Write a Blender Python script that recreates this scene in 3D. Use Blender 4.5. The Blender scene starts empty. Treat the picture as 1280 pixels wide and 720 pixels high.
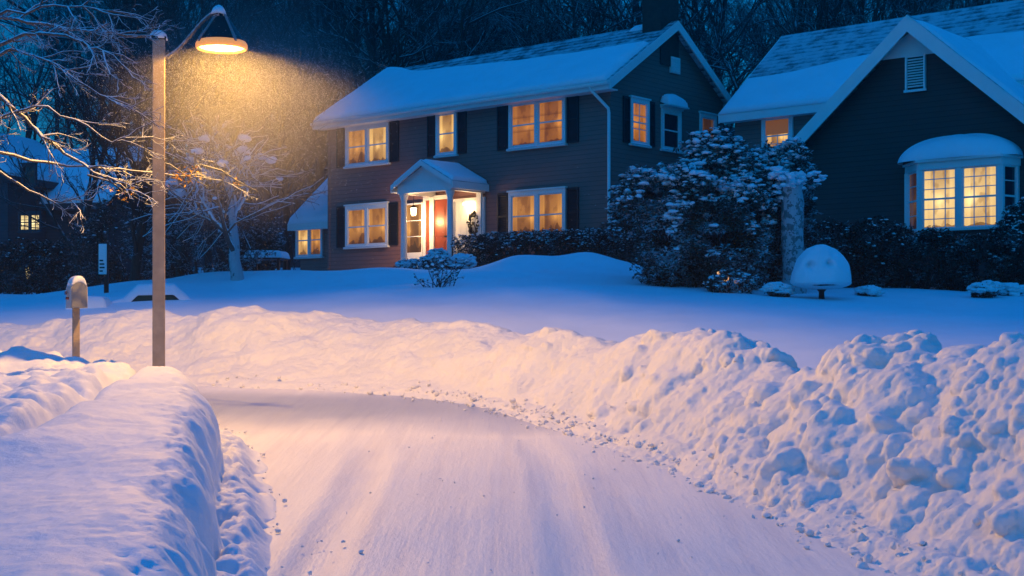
import bpy, math, random
import numpy as np
from mathutils import Vector, Matrix

random.seed(7)
S = bpy.context.scene
COL = S.collection
F = 1683.0            # focal length in pixels of the 1280 wide frame
HORIZON = 400.0
EYE = 1.6
PI = math.pi

# ------------------------------------------------------------------ helpers
def px_dir(px, py):
    return (px - 640.0) / F, (HORIZON - py) / F

def at(px, py, Y):
    a, b = px_dir(px, py)
    return Vector((a * Y, Y, EYE + b * Y))

def mesh_np(name, V, faces=None, quads=None, tris=None, smooth=True, mat=None, parent=None):
    me = bpy.data.meshes.new(name)
    V = np.asarray(V, dtype=np.float32).reshape(-1, 3)
    loops, starts, n = [], [], 0
    if faces is not None:
        for f in faces:
            starts.append(n); loops.extend(f); n += len(f)
        loops = np.array(loops, dtype=np.int32); starts = np.array(starts, dtype=np.int32)
    else:
        la, sa = [], []
        if quads is not None and len(quads):
            q = np.asarray(quads, dtype=np.int32).reshape(-1, 4)
            la.append(q.ravel()); sa.append(np.arange(len(q), dtype=np.int32) * 4); n = q.size
        if tris is not None and len(tris):
            t = np.asarray(tris, dtype=np.int32).reshape(-1, 3)
            la.append(t.ravel()); sa.append(n + np.arange(len(t), dtype=np.int32) * 3)
        loops = np.concatenate(la); starts = np.concatenate(sa)
    me.vertices.add(len(V)); me.vertices.foreach_set('co', V.ravel())
    me.loops.add(len(loops)); me.loops.foreach_set('vertex_index', loops)
    me.polygons.add(len(starts)); me.polygons.foreach_set('loop_start', starts)
    me.update(calc_edges=True)
    me.validate()
    me.polygons.foreach_set('use_smooth', np.full(len(me.polygons), smooth, dtype=bool))
    o = bpy.data.objects.new(name, me)
    COL.objects.link(o)
    if mat: me.materials.append(mat)
    if parent: o.parent = parent
    return o

class MB:
    """collects boxes, prisms and tubes; build() links them as one mesh object"""
    def __init__(self): self.v = []; self.f = []
    def add(self, vs, fs):
        n = len(self.v); self.v += [tuple(p) for p in vs]; self.f += [[i + n for i in f] for f in fs]; return self
    def box(self, x0, x1, y0, y1, z0, z1, M=None):
        vs = [(x, y, z) for z in (z0, z1) for y in (y0, y1) for x in (x0, x1)]
        if M: vs = [M @ Vector(p) for p in vs]
        return self.add(vs, [(0, 2, 3, 1), (4, 5, 7, 6), (0, 1, 5, 4), (2, 6, 7, 3), (0, 4, 6, 2), (1, 3, 7, 5)])
    def tube(self, pts, rs, n=8, cap=True):
        pts = [Vector(p) for p in pts]
        if not hasattr(rs, '__len__'): rs = [rs] * len(pts)
        rings = []; ref = None
        for i, p in enumerate(pts):
            d = (pts[min(i + 1, len(pts) - 1)] - pts[max(i - 1, 0)])
            d = d.normalized() if d.length > 1e-9 else Vector((0, 0, 1))
            if ref is None: ref = Vector((1, 0, 0)) if abs(d.x) < .8 else Vector((0, 1, 0))
            a = (ref - d * ref.dot(d)).normalized(); ref = a; b = d.cross(a)
            rings.append([p + (a * math.cos(2 * PI * k / n) + b * math.sin(2 * PI * k / n)) * rs[i] for k in range(n)])
        fs = []
        for i in range(len(pts) - 1):
            for k in range(n):
                fs.append((i * n + k, i * n + (k + 1) % n, (i + 1) * n + (k + 1) % n, (i + 1) * n + k))
        if cap:
            fs.append(tuple(range(n))[::-1]); fs.append(tuple((len(pts) - 1) * n + k for k in range(n)))
        return self.add([p for r in rings for p in r], fs)
    def lathe(self, c, prof, n=20):
        c = Vector(c); vs = []; fs = []
        for r, z in prof:
            vs += [c + Vector((r * math.cos(2 * PI * k / n), r * math.sin(2 * PI * k / n), z)) for k in range(n)]
        for i in range(len(prof) - 1):
            for k in range(n):
                fs.append((i * n + k, i * n + (k + 1) % n, (i + 1) * n + (k + 1) % n, (i + 1) * n + k))
        return self.add(vs, fs)
    def prism(self, poly, y0, y1):
        """polygon given in x,z, extruded along y"""
        n = len(poly)
        vs = [(x, y0, z) for x, z in poly] + [(x, y1, z) for x, z in poly]
        fs = [tuple(range(n)), tuple(range(2 * n - 1, n - 1, -1))]
        fs += [(i, i + n, (i + 1) % n + n, (i + 1) % n) for i in range(n)]
        return self.add(vs, fs)
    def slab(self, quad, t):
        """quad thickened along its normal by t"""
        q = [Vector(p) for p in quad]
        nrm = (q[1] - q[0]).cross(q[3] - q[0]).normalized() * t
        return self.add(q + [p + nrm for p in q],
                        [(0, 3, 2, 1), (4, 5, 6, 7), (0, 1, 5, 4), (1, 2, 6, 5), (2, 3, 7, 6), (3, 0, 4, 7)])
    def build(self, name, mat, parent=None, smooth=False, bevel=0):
        o = mesh_np(name, self.v, faces=self.f, smooth=smooth, mat=mat, parent=parent)
        import bmesh
        bm = bmesh.new(); bm.from_mesh(o.data); bmesh.ops.recalc_face_normals(bm, faces=bm.faces)
        if bevel:
            bmesh.ops.bevel(bm, geom=list(bm.edges), offset=bevel, segments=1, affect='EDGES', clamp_overlap=True)
        bm.to_mesh(o.data); bm.free()
        return o

def empty(name, loc, rz=0):
    o = bpy.data.objects.new(name, None); COL.objects.link(o)
    o.location = loc; o.rotation_euler = (0, 0, rz); o.empty_display_size = .2
    return o
def tag(o, label, cat, group=None):
    o['label'] = label; o['category'] = cat
    if group: o['group'] = group
    return o
def struct(o, kind='structure', label=None):
    o['kind'] = kind
    if label: o['label'] = label
    return o

# ------------------------------------------------------------------ numpy noise
def _h(ix, iy, iz, s):
    h = (ix.astype(np.int64) * 73856093) ^ (iy.astype(np.int64) * 19349663) ^ (iz.astype(np.int64) * 83492791) ^ (s * 2654435761)
    h &= 0xffffffff
    h = ((h >> 16) ^ h) * 0x45d9f3b & 0xffffffff
    h = ((h >> 16) ^ h) * 0x45d9f3b & 0xffffffff
    h = (h >> 16) ^ h
    return (h & 0xffffff) / float(0xffffff)
def vnoise(P, scale, s=0):
    p = P / scale; i = np.floor(p); f = p - i; f = f * f * (3 - 2 * f); i = i.astype(np.int64)
    r = 0
    for dx in (0, 1):
        wx = f[:, 0] if dx else 1 - f[:, 0]
        for dy in (0, 1):
            wy = f[:, 1] if dy else 1 - f[:, 1]
            for dz in (0, 1):
                wz = f[:, 2] if dz else 1 - f[:, 2]
                r = r + wx * wy * wz * _h(i[:, 0] + dx, i[:, 1] + dy, i[:, 2] + dz, s)
    return r * 2 - 1
def fbm(P, scale, s=0, o=4, g=.5):
    r = 0; a = 1; t = 0
    for k in range(o):
        r = r + a * vnoise(P, scale / 2 ** k, s + k * 17); t += a; a *= g
    return r / t
def worley(P, scale, s=0):
    """rounded bumps: 1 at cell centres, creases between"""
    p = P / scale; i = np.floor(p).astype(np.int64); best = np.full(len(P), 9.0)
    for dx in (-1, 0, 1):
        for dy in (-1, 0, 1):
            for dz in (-1, 0, 1):
                jx, jy, jz = i[:, 0] + dx, i[:, 1] + dy, i[:, 2] + dz
                qx = jx + _h(jx, jy, jz, s); qy = jy + _h(jx, jy, jz, s + 1); qz = jz + _h(jx, jy, jz, s + 2)
                d = (qx - p[:, 0]) ** 2 + (qy - p[:, 1]) ** 2 + (qz - p[:, 2]) ** 2
                best = np.minimum(best, d * (.75 + .6 * _h(jx, jy, jz, s + 3)))
    return 1 - np.clip(best, 0, 1)
def smooth01(x): x = np.clip(x, 0, 1); return x * x * (3 - 2 * x)

def grid_quads(nu, nv):
    a = np.arange(nu * nv).reshape(nu, nv)
    return np.stack([a[:-1, :-1], a[1:, :-1], a[1:, 1:], a[:-1, 1:]], -1).reshape(-1, 4)
def grid_normals(V, nu, nv):
    G = V.reshape(nu, nv, 3)
    du = np.gradient(G, axis=0); dv = np.gradient(G, axis=1)
    n = np.cross(du, dv); n /= (np.linalg.norm(n, axis=2, keepdims=True) + 1e-12)
    return n.reshape(-1, 3)

# ------------------------------------------------------------------ materials
class N:
    def __init__(self, name):
        self.m = bpy.data.materials.new(name); self.m.use_nodes = True
        self.t = self.m.node_tree; self.t.nodes.clear()
        self.out = self.t.nodes.new('ShaderNodeOutputMaterial')
        self.b = self.t.nodes.new('ShaderNodeBsdfPrincipled')
        self.t.links.new(self.b.outputs[0], self.out.inputs[0])
    def n(self, typ, **kw):
        x = self.t.nodes.new(typ)
        for k, v in kw.items():
            if k.startswith('i_'):
                key = k[2:]; key = int(key) if key.isdigit() else key.replace('_', ' ')
                x.inputs[key].default_value = v
            else: setattr(x, k, v)
        return x
    def l(self, a, b): self.t.links.new(a, b)
    def coord(self, kind='Object', scale=None):
        c = self.n('ShaderNodeTexCoord').outputs[kind]
        if scale:
            mp = self.n('ShaderNodeMapping'); mp.inputs['Scale'].default_value = scale
            self.l(c, mp.inputs[0]); return mp.outputs[0]
        return c
    def noise(self, co, scale, detail=4, rough=.5):
        x = self.n('ShaderNodeTexNoise'); x.inputs['Scale'].default_value = scale
        x.inputs['Detail'].default_value = detail; x.inputs['Roughness'].default_value = rough
        self.l(co, x.inputs['Vector']); return x.outputs['Fac']
    def ramp(self, fac, stops):
        r = self.n('ShaderNodeValToRGB'); e = r.color_ramp.elements
        while len(e) < len(stops): e.new(.5)
        for k, (p, c) in enumerate(stops):
            e[k].position = p; e[k].color = (*c, 1) if len(c) == 3 else c
        self.l(fac, r.inputs[0]); return r.outputs[0]
    def mix(self, fac, a, b, blend='MIX'):
        x = self.n('ShaderNodeMix', data_type='RGBA', blend_type=blend)
        for v, s in ((fac, x.inputs[0]), (a, x.inputs[6]), (b, x.inputs[7])):
            if hasattr(v, 'links') or hasattr(v, 'is_linked'): self.l(v, s)
            elif isinstance(v, (int, float)): s.default_value = v
            else: s.default_value = (*v, 1) if len(v) == 3 else v
        return x.outputs[2]
    def math(self, op, a, b=None, clamp=False):
        x = self.n('ShaderNodeMath', operation=op, use_clamp=clamp)
        for v, s in ((a, x.inputs[0]), (b, x.inputs[1])):
            if v is None: continue
            if isinstance(v, (int, float)): s.default_value = v
            else: self.l(v, s)
        return x.outputs[0]
    def bump(self, h, strength=.3, dist=.02):
        b = self.n('ShaderNodeBump'); b.inputs['Strength'].default_value = strength; b.inputs['Distance'].default_value = dist
        self.l(h, b.inputs['Height']); self.l(b.outputs[0], self.b.inputs['Normal']); return b
    def set(self, color=None, rough=None, spec=None, metal=None):
        for v, k in ((color, 'Base Color'), (rough, 'Roughness'), (spec, 'Specular IOR Level'), (metal, 'Metallic')):
            if v is None: continue
            s = self.b.inputs[k]
            if hasattr(v, 'is_linked'): self.l(v, s)
            elif isinstance(v, (int, float)): s.default_value = v
            else: s.default_value = (*v, 1)
        return self

SNOW = (.80, .82, .86)
def mat_snow(name, b1=.25, s1=18, b2=.25, base=SNOW, d1=.04):
    m = N(name); co = m.coord('Object')
    n1 = m.noise(co, s1, 6, .6); n2 = m.noise(co, s1 * 9, 3, .6)
    h = m.math('ADD', m.math('MULTIPLY', n1, 1.0), m.math('MULTIPLY', n2, b2))
    c = m.ramp(m.noise(co, 1.3, 5, .6), [(.3, tuple(k * .93 for k in base)), (.7, base)])
    m.set(c, .65, .25); m.bump(h, b1, d1)
    return m.m
M = {}
M['snow'] = mat_snow('snow', .3, 22, .35)
M['snow_soft'] = mat_snow('soft_snow', .12, 6, .1)
M['snow_bank'] = mat_snow('ploughed_snow', .40, 22, .35, (.84, .81, .78))

def mat_plain(name, col, rough=.6, var=.15, scale=3, bump=.1, bs=30, spec=.3, metal=0):
    m = N(name); co = m.coord('Object')
    c = m.ramp(m.noise(co, scale, 5, .6), [(.25, tuple(k * (1 - var) for k in col)), (.75, tuple(min(1, k * (1 + var)) for k in col))])
    m.set(c, rough, spec, metal)
    m.bump(m.noise(co, bs, 4, .6), bump, .01)
    return m.m
M['trim'] = mat_plain('white_trim_paint', (.72, .72, .70), .5, .06, 2, .05)
M['shutter'] = mat_plain('dark_shutter_paint', (.012, .013, .016), .5)
M['dark_metal'] = mat_plain('dark_metal', (.006, .005, .005), .5, .2)
M['iron'] = mat_plain('black_iron', (.012, .011, .01), .5)
M['brick'] = mat_plain('dark_brick', (.05, .035, .03), .9, .3, 8, .5, 12)
M['door'] = mat_plain('red_door_paint', (.27, .06, .03), .35, .08)
M['post'] = mat_plain('weathered_post_wood', (.36, .27, .20), .7, .25, 6, .25, 40)
M['mailbox'] = mat_plain('pale_mailbox_plastic', (.50, .47, .45), .5, .1)
M['grey_plastic'] = mat_plain('grey_plastic', (.22, .22, .23), .5, .1)
M['car_paint'] = mat_plain('dark_car_paint', (.02, .025, .04), .25, .05)
M['leaf_y'] = mat_plain('yellow_leaf', (.75, .36, .02), .5, .3, 9)

def mat_siding(name, col, lap=.13, bump=.7):
    m = N(name); co = m.coord('Object')
    sep = m.n('ShaderNodeSeparateXYZ'); m.l(co, sep.inputs[0])
    saw = m.math('FRACT', m.math('MULTIPLY', sep.outputs[2], 1 / lap))
    st = m.noise(m.coord('Object', (1.2, 1.2, 14)), 2, 5, .6)
    big = m.noise(co, .5, 4, .6)
    c = m.ramp(m.math('ADD', m.math('MULTIPLY', st, .5), m.math('MULTIPLY', big, .5)),
               [(.3, tuple(k * .82 for k in col)), (.7, tuple(k * 1.12 for k in col))])
    line = m.math('LESS_THAN', saw, .09)
    c = m.mix(line, c, tuple(k * .55 for k in col))
    m.set(c, .7, .25); m.bump(m.math('SUBTRACT', 1, saw), bump, .015)
    return m.m
M['siding'] = mat_siding('grey_brown_siding', (.25, .125, .105))
M['siding2'] = mat_siding('dark_brown_siding', (.10, .045, .038))
M['siding3'] = mat_siding('charcoal_siding', (.05, .05, .055))

def mat_shingle(name, col, dust=.5):
    m = N(name); co = m.coord('Object')
    br = m.n('ShaderNodeTexBrick'); br.inputs['Scale'].default_value = 3.2
    br.inputs['Mortar Size'].default_value = .03
    br.inputs['Color1'].default_value = (*col, 1); br.inputs['Color2'].default_value = (*[k * 1.4 for k in col], 1)
    br.inputs['Mortar'].default_value = (*[k * .5 for k in col], 1)
    mp = m.n('ShaderNodeMapping'); mp.inputs['Scale'].default_value = (1, 1, 1)
    # shingle courses follow height
    sep = m.n('ShaderNodeSeparateXYZ'); m.l(co, sep.inputs[0])
    comb = m.n('ShaderNodeCombineXYZ'); m.l(m.math('ADD', sep.outputs[0], sep.outputs[1]), comb.inputs[0]); m.l(m.math('MULTIPLY', sep.outputs[2], 2.2), comb.inputs[1])
    m.l(comb.outputs[0], br.inputs['Vector'])
    d = m.noise(co, 2.2, 8, .72)
    saw = m.math('FRACT', m.math('MULTIPLY', sep.outputs[2], 7.0))
    f = m.math('ADD', d, m.math('MULTIPLY', saw, .16))
    fac = m.ramp(f, [(.60 - dust * .3, (0, 0, 0)), (.80 - dust * .3, (.62, .62, .62))])
    c = m.mix(fac, br.outputs[0], SNOW)
    m.set(c, .85, .2); m.bump(saw, .6, .02)
    return m.m
M['shingle'] = mat_shingle('dusted_shingles', (.09, .09, .10), .45)
M['shingle2'] = mat_shingle('dusted_grey_shingles', (.13, .13, .14), .6)

def mat_bark(name, col, snow=.5, thr=.25, ns=6):
    """bark whose upward faces carry snow"""
    m = N(name); co = m.coord('Object')
    g = m.n('ShaderNodeNewGeometry'); sep = m.n('ShaderNodeSeparateXYZ'); m.l(g.outputs['Normal'], sep.inputs[0])
    nz = m.math('ADD', sep.outputs[2], m.math('MULTIPLY', m.math('SUBTRACT', m.noise(co, ns, 4, .7), .5), 1.6))
    fac = m.ramp(nz, [(thr, (0, 0, 0)), (thr + .18, (snow, snow, snow))])
    c = m.ramp(m.noise(m.coord('Object', (8, 8, 2)), 4, 5, .6), [(.3, tuple(k * .6 for k in col)), (.7, tuple(k * 1.3 for k in col))])
    m.set(m.mix(fac, c, SNOW), .85, .15)
    m.bump(m.noise(co, 30, 4, .6), .4, .01)
    return m.m
M['bark'] = mat_bark('dark_bark', (.045, .038, .032), .55, .35)
M['bark_far'] = mat_bark('far_dark_bark', (.035, .033, .03), .55, .42, 1.5)
M['bark_snowy'] = mat_bark('snow_plastered_bark', (.10, .085, .075), .95, .05)
M['bark_twig'] = mat_bark('frosted_twig_bark', (.08, .065, .055), .55, .35)

def mat_leaf(name, col, snow, thr):
    m = N(name); co = m.coord('Object')
    g = m.n('ShaderNodeNewGeometry'); sep = m.n('ShaderNodeSeparateXYZ'); m.l(g.outputs['Normal'], sep.inputs[0])
    nz = m.math('ADD', m.math('ABSOLUTE', sep.outputs[2]), m.math('MULTIPLY', m.math('SUBTRACT', m.noise(co, 1.6, 5, .7), .5), 2.6))
    fac = m.ramp(nz, [(thr, (0, 0, 0)), (min(1, thr + .15), (snow, snow, snow))])
    c = m.ramp(m.noise(co, 9, 3, .6), [(.3, tuple(k * .6 for k in col)), (.7, tuple(k * 1.4 for k in col))])
    m.set(m.mix(fac, c, SNOW), .6, .3)
    return m.m
M['leaf'] = mat_leaf('evergreen_leaf', (.035, .05, .03), .55, .75)
M['leaf_snowy'] = mat_leaf('frosted_evergreen_leaf', (.03, .042, .03), .6, .72)
M['bark_plastered'] = mat_bark('snow_coated_bark', (.20, .18, .18), .38, -.3, 9)
M['bark_dim'] = mat_bark('bare_dark_bark', (.04, .034, .03), .22, .5, 3)
M['leaf_dark'] = mat_leaf('dark_evergreen_leaf', (.02, .028, .018), .4, .97)

def mat_glow(name, col, strength, blind=0, curtain=.5, dark=.35, furniture=.4, gloss=.12, seed=0):
    """a window pane lit from the room behind: curtain folds, blinds and room shapes"""
    m = N(name); co = m.coord('Object'); gen = m.coord('Generated')
    info = m.n('ShaderNodeObjectInfo')
    off = m.n('ShaderNodeVectorMath', operation='ADD'); m.l(co, off.inputs[0]); off.inputs[1].default_value = (seed * 7.3, seed * 3.1, seed * 1.7)
    o2 = m.n('ShaderNodeVectorMath', operation='SCALE'); m.l(info.outputs['Location'], o2.inputs[0]); o2.inputs['Scale'].default_value = 3.7
    o3 = m.n('ShaderNodeVectorMath', operation='ADD'); m.l(off.outputs[0], o3.inputs[0]); m.l(o2.outputs[0], o3.inputs[1])
    def mapped(sc):
        mp = m.n('ShaderNodeMapping'); mp.inputs['Scale'].default_value = sc; m.l(o3.outputs[0], mp.inputs[0]); return mp.outputs[0]
    folds = m.noise(mapped((13, 13, .4)), 1, 2, .5)
    room = m.noise(mapped((1.1, 1.1, .9)), 1, 1.5, .5)
    things = m.noise(mapped((5, 5, 3)), 1, 2, .5)
    sg = m.n('ShaderNodeSeparateXYZ'); m.l(gen, sg.inputs[0])
    v = m.math('ADD', m.math('MULTIPLY', folds, curtain), 1 - curtain * .5)
    side = m.math('MULTIPLY', m.math('ABSOLUTE', m.math('SUBTRACT', sg.outputs[0], .5)), 2)
    drape = m.ramp(side, [(.50, (0, 0, 0)), (.60, (1, 1, 1))])     # drapes either side of the opening
    inner = m.math('MULTIPLY', m.ramp(room, [(.30, (dark, dark, dark)), (.70, (1, 1, 1))]), m.ramp(things, [(.40, (.72, .72, .72)), (.50, (1, 1, 1))]))
    vv = m.n('ShaderNodeMix', data_type='FLOAT'); m.l(drape, vv.inputs[0]); m.l(inner, vv.inputs[2]); m.l(v, vv.inputs[3]); v = vv.outputs[0]
    # furniture line along the bottom and one lamp in the room
    edge_ = m.noise(mapped((4.5, 4.5, .01)), 1, 1, .5)
    hgt = m.math('MULTIPLY', m.math('SUBTRACT', edge_, .28), furniture * 1.6)
    fur = m.math('LESS_THAN', sg.outputs[2], hgt)
    v = m.math('MULTIPLY', v, m.math('SUBTRACT', 1, m.math('MULTIPLY', fur, .6)))
    rx = m.math('ADD', m.math('MULTIPLY', m.math('FRACT', m.math('MULTIPLY', m.math('ADD', info.outputs['Random'], seed * .13), 7.7)), .7), .15)
    dx_ = m.math('MULTIPLY', m.math('SUBTRACT', sg.outputs[0], rx), 3.4); dz_ = m.math('MULTIPLY', m.math('SUBTRACT', sg.outputs[2], .45), 4.2)
    r2 = m.math('ADD', m.math('MULTIPLY', dx_, dx_), m.math('MULTIPLY', dz_, dz_))
    v = m.math('ADD', v, m.math('DIVIDE', .9, m.math('ADD', m.math('MULTIPLY', r2, 6), 1)))
    low = m.ramp(sg.outputs[2], [(.0, (1 - furniture,) * 3), (.35, (1 - furniture * .5,) * 3), (.6, (1, 1, 1)), (1, (.85, .85, .85))])
    v = m.math('MULTIPLY', v, low)
    if blind:
        sl = m.math('FRACT', m.math('MULTIPLY', sg.outputs[2], blind))
        v = m.math('MULTIPLY', v, m.ramp(sl, [(.0, (.62, .62, .62)), (.2, (1, 1, 1))]))
    c = m.mix(m.math('MULTIPLY', v, .9, True), tuple(k * f for k, f in zip(col, (.8, .5, .3))), col)
    m.set((.02, .02, .02), gloss, .5)
    m.l(c, m.b.inputs['Emission Color']); m.l(m.math('MULTIPLY', v, strength), m.b.inputs['Emission Strength'])
    return m.m
M['glow_orange'] = mat_glow('orange_lit_room', (1, .36, .06), .46, 3, .35, .6, .15)
M['glow_amber'] = mat_glow('amber_lit_room', (1, .43, .09), .60, 0, .5, .3, .45)
M['glow_yellow'] = mat_glow('yellow_lit_room', (1, .58, .18), .9, 0, .5, .45, .3)
M['glow_bay'] = mat_glow('pale_yellow_lit_room', (1, .68, .27), 1.0, 0, .35, .72, .12)
M['glow_dim'] = mat_glow('dim_brown_room', (.7, .32, .12), .12, 0, .5, .3, .3)
M['glow_blue'] = mat_glow('bluish_lit_room', (.10, .42, .85), .25, 0, .3, .5, .1)
M['glow_small'] = mat_glow('bright_yellow_room', (1, .80, .36), 1.1, 0, .3, .7, .1)
def mat_emit(name, col, s):
    m = N(name); m.set(tuple(min(1, k) for k in col), .4)
    m.b.inputs['Emission Color'].default_value = (*col, 1); m.b.inputs['Emission Strength'].default_value = s
    return m.m
M['bulb'] = mat_emit('lamp_bulb', (1, .80, .48), 22)
M['rim'] = mat_emit('amber_diffuser_rim', (1, .38, .09), .6)
M['lantern_glass'] = mat_emit('lantern_glass', (1, .74, .36), 14)
M['fairy'] = mat_emit('fairy_light', (1, .50, .20), 1.0)
M['glass_dark'] = mat_plain('dark_window_glass', (.015, .02, .03), .08, .1, spec=.6)

# ------------------------------------------------------------------ world, sun, camera
W = bpy.data.worlds.new('World'); S.world = W; W.use_nodes = True
nt = W.node_tree; nt.nodes.clear()
wo = nt.nodes.new('ShaderNodeOutputWorld'); bg = nt.nodes.new('ShaderNodeBackground')
sky = nt.nodes.new('ShaderNodeTexSky'); sky.sky_type = 'NISHITA'; sky.sun_disc = False
SUN_EL, SUN_ROT = math.radians(12), math.radians(200)
sky.sun_elevation = SUN_EL; sky.sun_rotation = SUN_ROT; sky.air_density = 1.4; sky.dust_density = .1; sky.ozone_density = 6
mx = nt.nodes.new('ShaderNodeMix'); mx.data_type = 'RGBA'; mx.blend_type = 'MULTIPLY'; mx.inputs[0].default_value = 1
TINT = (.04, 1.44, 2.4)
mx.inputs[7].default_value = (*TINT, 1)
nt.links.new(sky.outputs[0], mx.inputs[6])
tc = nt.nodes.new('ShaderNodeTexCoord'); sp = nt.nodes.new('ShaderNodeSeparateXYZ'); nt.links.new(tc.outputs['Generated'], sp.inputs[0])
rp = nt.nodes.new('ShaderNodeValToRGB'); e = rp.color_ramp.elements
e[0].position = 0.22; e[0].color = (.24, .24, .24, 1); e[1].position = .62; e[1].color = (1, 1, 1, 1)
nt.links.new(sp.outputs[2], rp.inputs[0])
mx2 = nt.nodes.new('ShaderNodeMix'); mx2.data_type = 'RGBA'; mx2.blend_type = 'MULTIPLY'; mx2.inputs[0].default_value = 1
nt.links.new(mx.outputs[2], mx2.inputs[6]); nt.links.new(rp.outputs[0], mx2.inputs[7])
nt.links.new(mx2.outputs[2], bg.inputs[0]); bg.inputs[1].default_value = .15
nt.links.new(bg.outputs[0], wo.inputs[0])

sl = bpy.data.lights.new('twilight', 'SUN'); sl.energy = .05; sl.angle = math.radians(30); sl.color = (.12, .5, 1)
so = bpy.data.objects.new('sun', sl); COL.objects.link(so)
so.rotation_euler = (math.radians(50), 0, math.radians(-25))

cam = bpy.data.cameras.new('camera'); cam.sensor_width = 36; cam.lens = 36 * F / 1280
cam.shift_y = (HORIZON - 360) / 1280; cam.clip_end = 2000; cam.clip_start = .05
co_ = bpy.data.objects.new('camera', cam); COL.objects.link(co_)
co_.location = (0, 0, EYE); co_.rotation_euler = (PI / 2, 0, 0); S.camera = co_
S.view_settings.view_transform = 'Standard'; S.view_settings.look = 'None'
S.view_settings.exposure = 0; S.view_settings.gamma = 1
S.cycles.max_bounces = 6; S.cycles.diffuse_bounces = 3; S.cycles.volume_bounces = 0
S.cycles.sample_clamp_indirect = 3

# ------------------------------------------------------------------ ground
TX = np.array([-60, -14, -6, 0, 8, 14, 60.])
TY = np.array([-40, 0, 10, 16, 19, 22, 25, 30, 34, 38, 45, 60, 100, 200.])
TZ = np.array([
 [.3, .4, .7, 1.0, 1.0, 1.35, 1.5, 1.9, 2.1, 2.3, 2.5, 2.7, 6, 10],
 [.3, .4, .6, .9, .9, 1.3, 1.5, 1.9, 2.1, 2.3, 2.5, 2.7, 6, 10],
 [-1, -.5, .1, .4, .6, 1.5, 2.05, 2.5, 2.65, 2.8, 3.0, 3.2, 6, 10],
 [-1, -.5, .1, .4, .6, 1.75, 2.3, 2.7, 2.9, 3.0, 3.05, 3.2, 6, 10],
 [-1, -.3, .5, 1.15, 1.4, 1.6, 1.9, 2.28, 2.45, 2.7, 3.0, 3.2, 6, 10],
 [-.5, 0, .8, 1.2, 1.4, 1.65, 1.9, 2.2, 2.4, 2.6, 3.0, 3.2, 6, 10],
 [0, 0, .8, 1.2, 1.4, 1.65, 1.9, 2.2, 2.4, 2.6, 3.0, 3.2, 6, 10]])
def _sm(grid, q):
    i = np.clip(np.searchsorted(grid, q) - 1, 0, len(grid) - 2)
    t = (q - grid[i]) / (grid[i + 1] - grid[i]); return i, np.clip(t, 0, 1)
def ground(x, y):
    x = np.asarray(x, float); y = np.asarray(y, float)
    # soften the table by averaging a few jittered lookups
    tot = 0; k = 0
    for dx in (-1.5, 0, 1.5):
        for dy in (-1.0, 0, 1.0):
            i, s = _sm(TX, x + dx); j, t = _sm(TY, y + dy); s = s * s * (3 - 2 * s)
            tot = tot + TZ[i, j] * (1 - s) * (1 - t) + TZ[i + 1, j] * s * (1 - t) + TZ[i, j + 1] * (1 - s) * t + TZ[i + 1, j + 1] * s * t
            k += 1
    z = tot / k
    # the drift in front of the house
    z = z + .34 * np.exp(-(((x - 1.5) / 2.0) ** 4 + ((y - 32.5) / 1.3) ** 2)) * (1 + .5 * vnoise(np.stack([x.ravel(), y.ravel(), 0 * x.ravel()], 1), .9, 88).reshape(x.shape)) + .10 * np.exp(-(((x + 4) / 6) ** 4 + ((y - 29) / 3) ** 2)) * vnoise(np.stack([x.ravel(), y.ravel(), 0 * x.ravel()], 1), 1.4, 89).reshape(x.shape)
    z = z + .22 * np.exp(-(((x + 5.5) / 3.2) ** 2 + ((y - 30.5) / 1.8) ** 2))
    P = np.stack([x.ravel(), y.ravel(), 0 * x.ravel()], 1)
    z = z + .16 * np.exp(-(((x + 1.5) / 5) ** 4 + ((y - 25.5) / 4) ** 4)) * fbm(P, 3.0, 66, 3).reshape(x.shape)
    n = fbm(P, 5.0, 3, 3).reshape(x.shape) * .10 + fbm(P, 1.1, 9, 3).reshape(x.shape) * .022
    return z + n * np.clip((y - 14) / 8, .2, 1)
def gz(x, y): return float(ground(np.array([x]), np.array([y]))[0])
def road_z(y): return .055 * (y - 6)

def axis(a, b, c, fine, coarse_pow=1.35):
    out = list(np.arange(a, b, fine)); s = fine; v = out[-1]
    while v < c: s *= 1.12; v += s; out.append(v)
    return out
ys = np.array(axis(14, 46, 420, .16)); pre = np.arange(-40, 14, .8); ys = np.concatenate([pre, ys])
xr = np.array(axis(0, 16, 260, .16)); xs = np.concatenate([-xr[::-1][:-1], xr])
XX, YY = np.meshgrid(xs, ys, indexing='ij')
ZZ = ground(XX, YY)
o = mesh_np('snowy_ground', np.stack([XX, YY, ZZ], -1).reshape(-1, 3), quads=grid_quads(len(xs), len(ys)), mat=M['snow_soft'])
struct(o)

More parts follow.
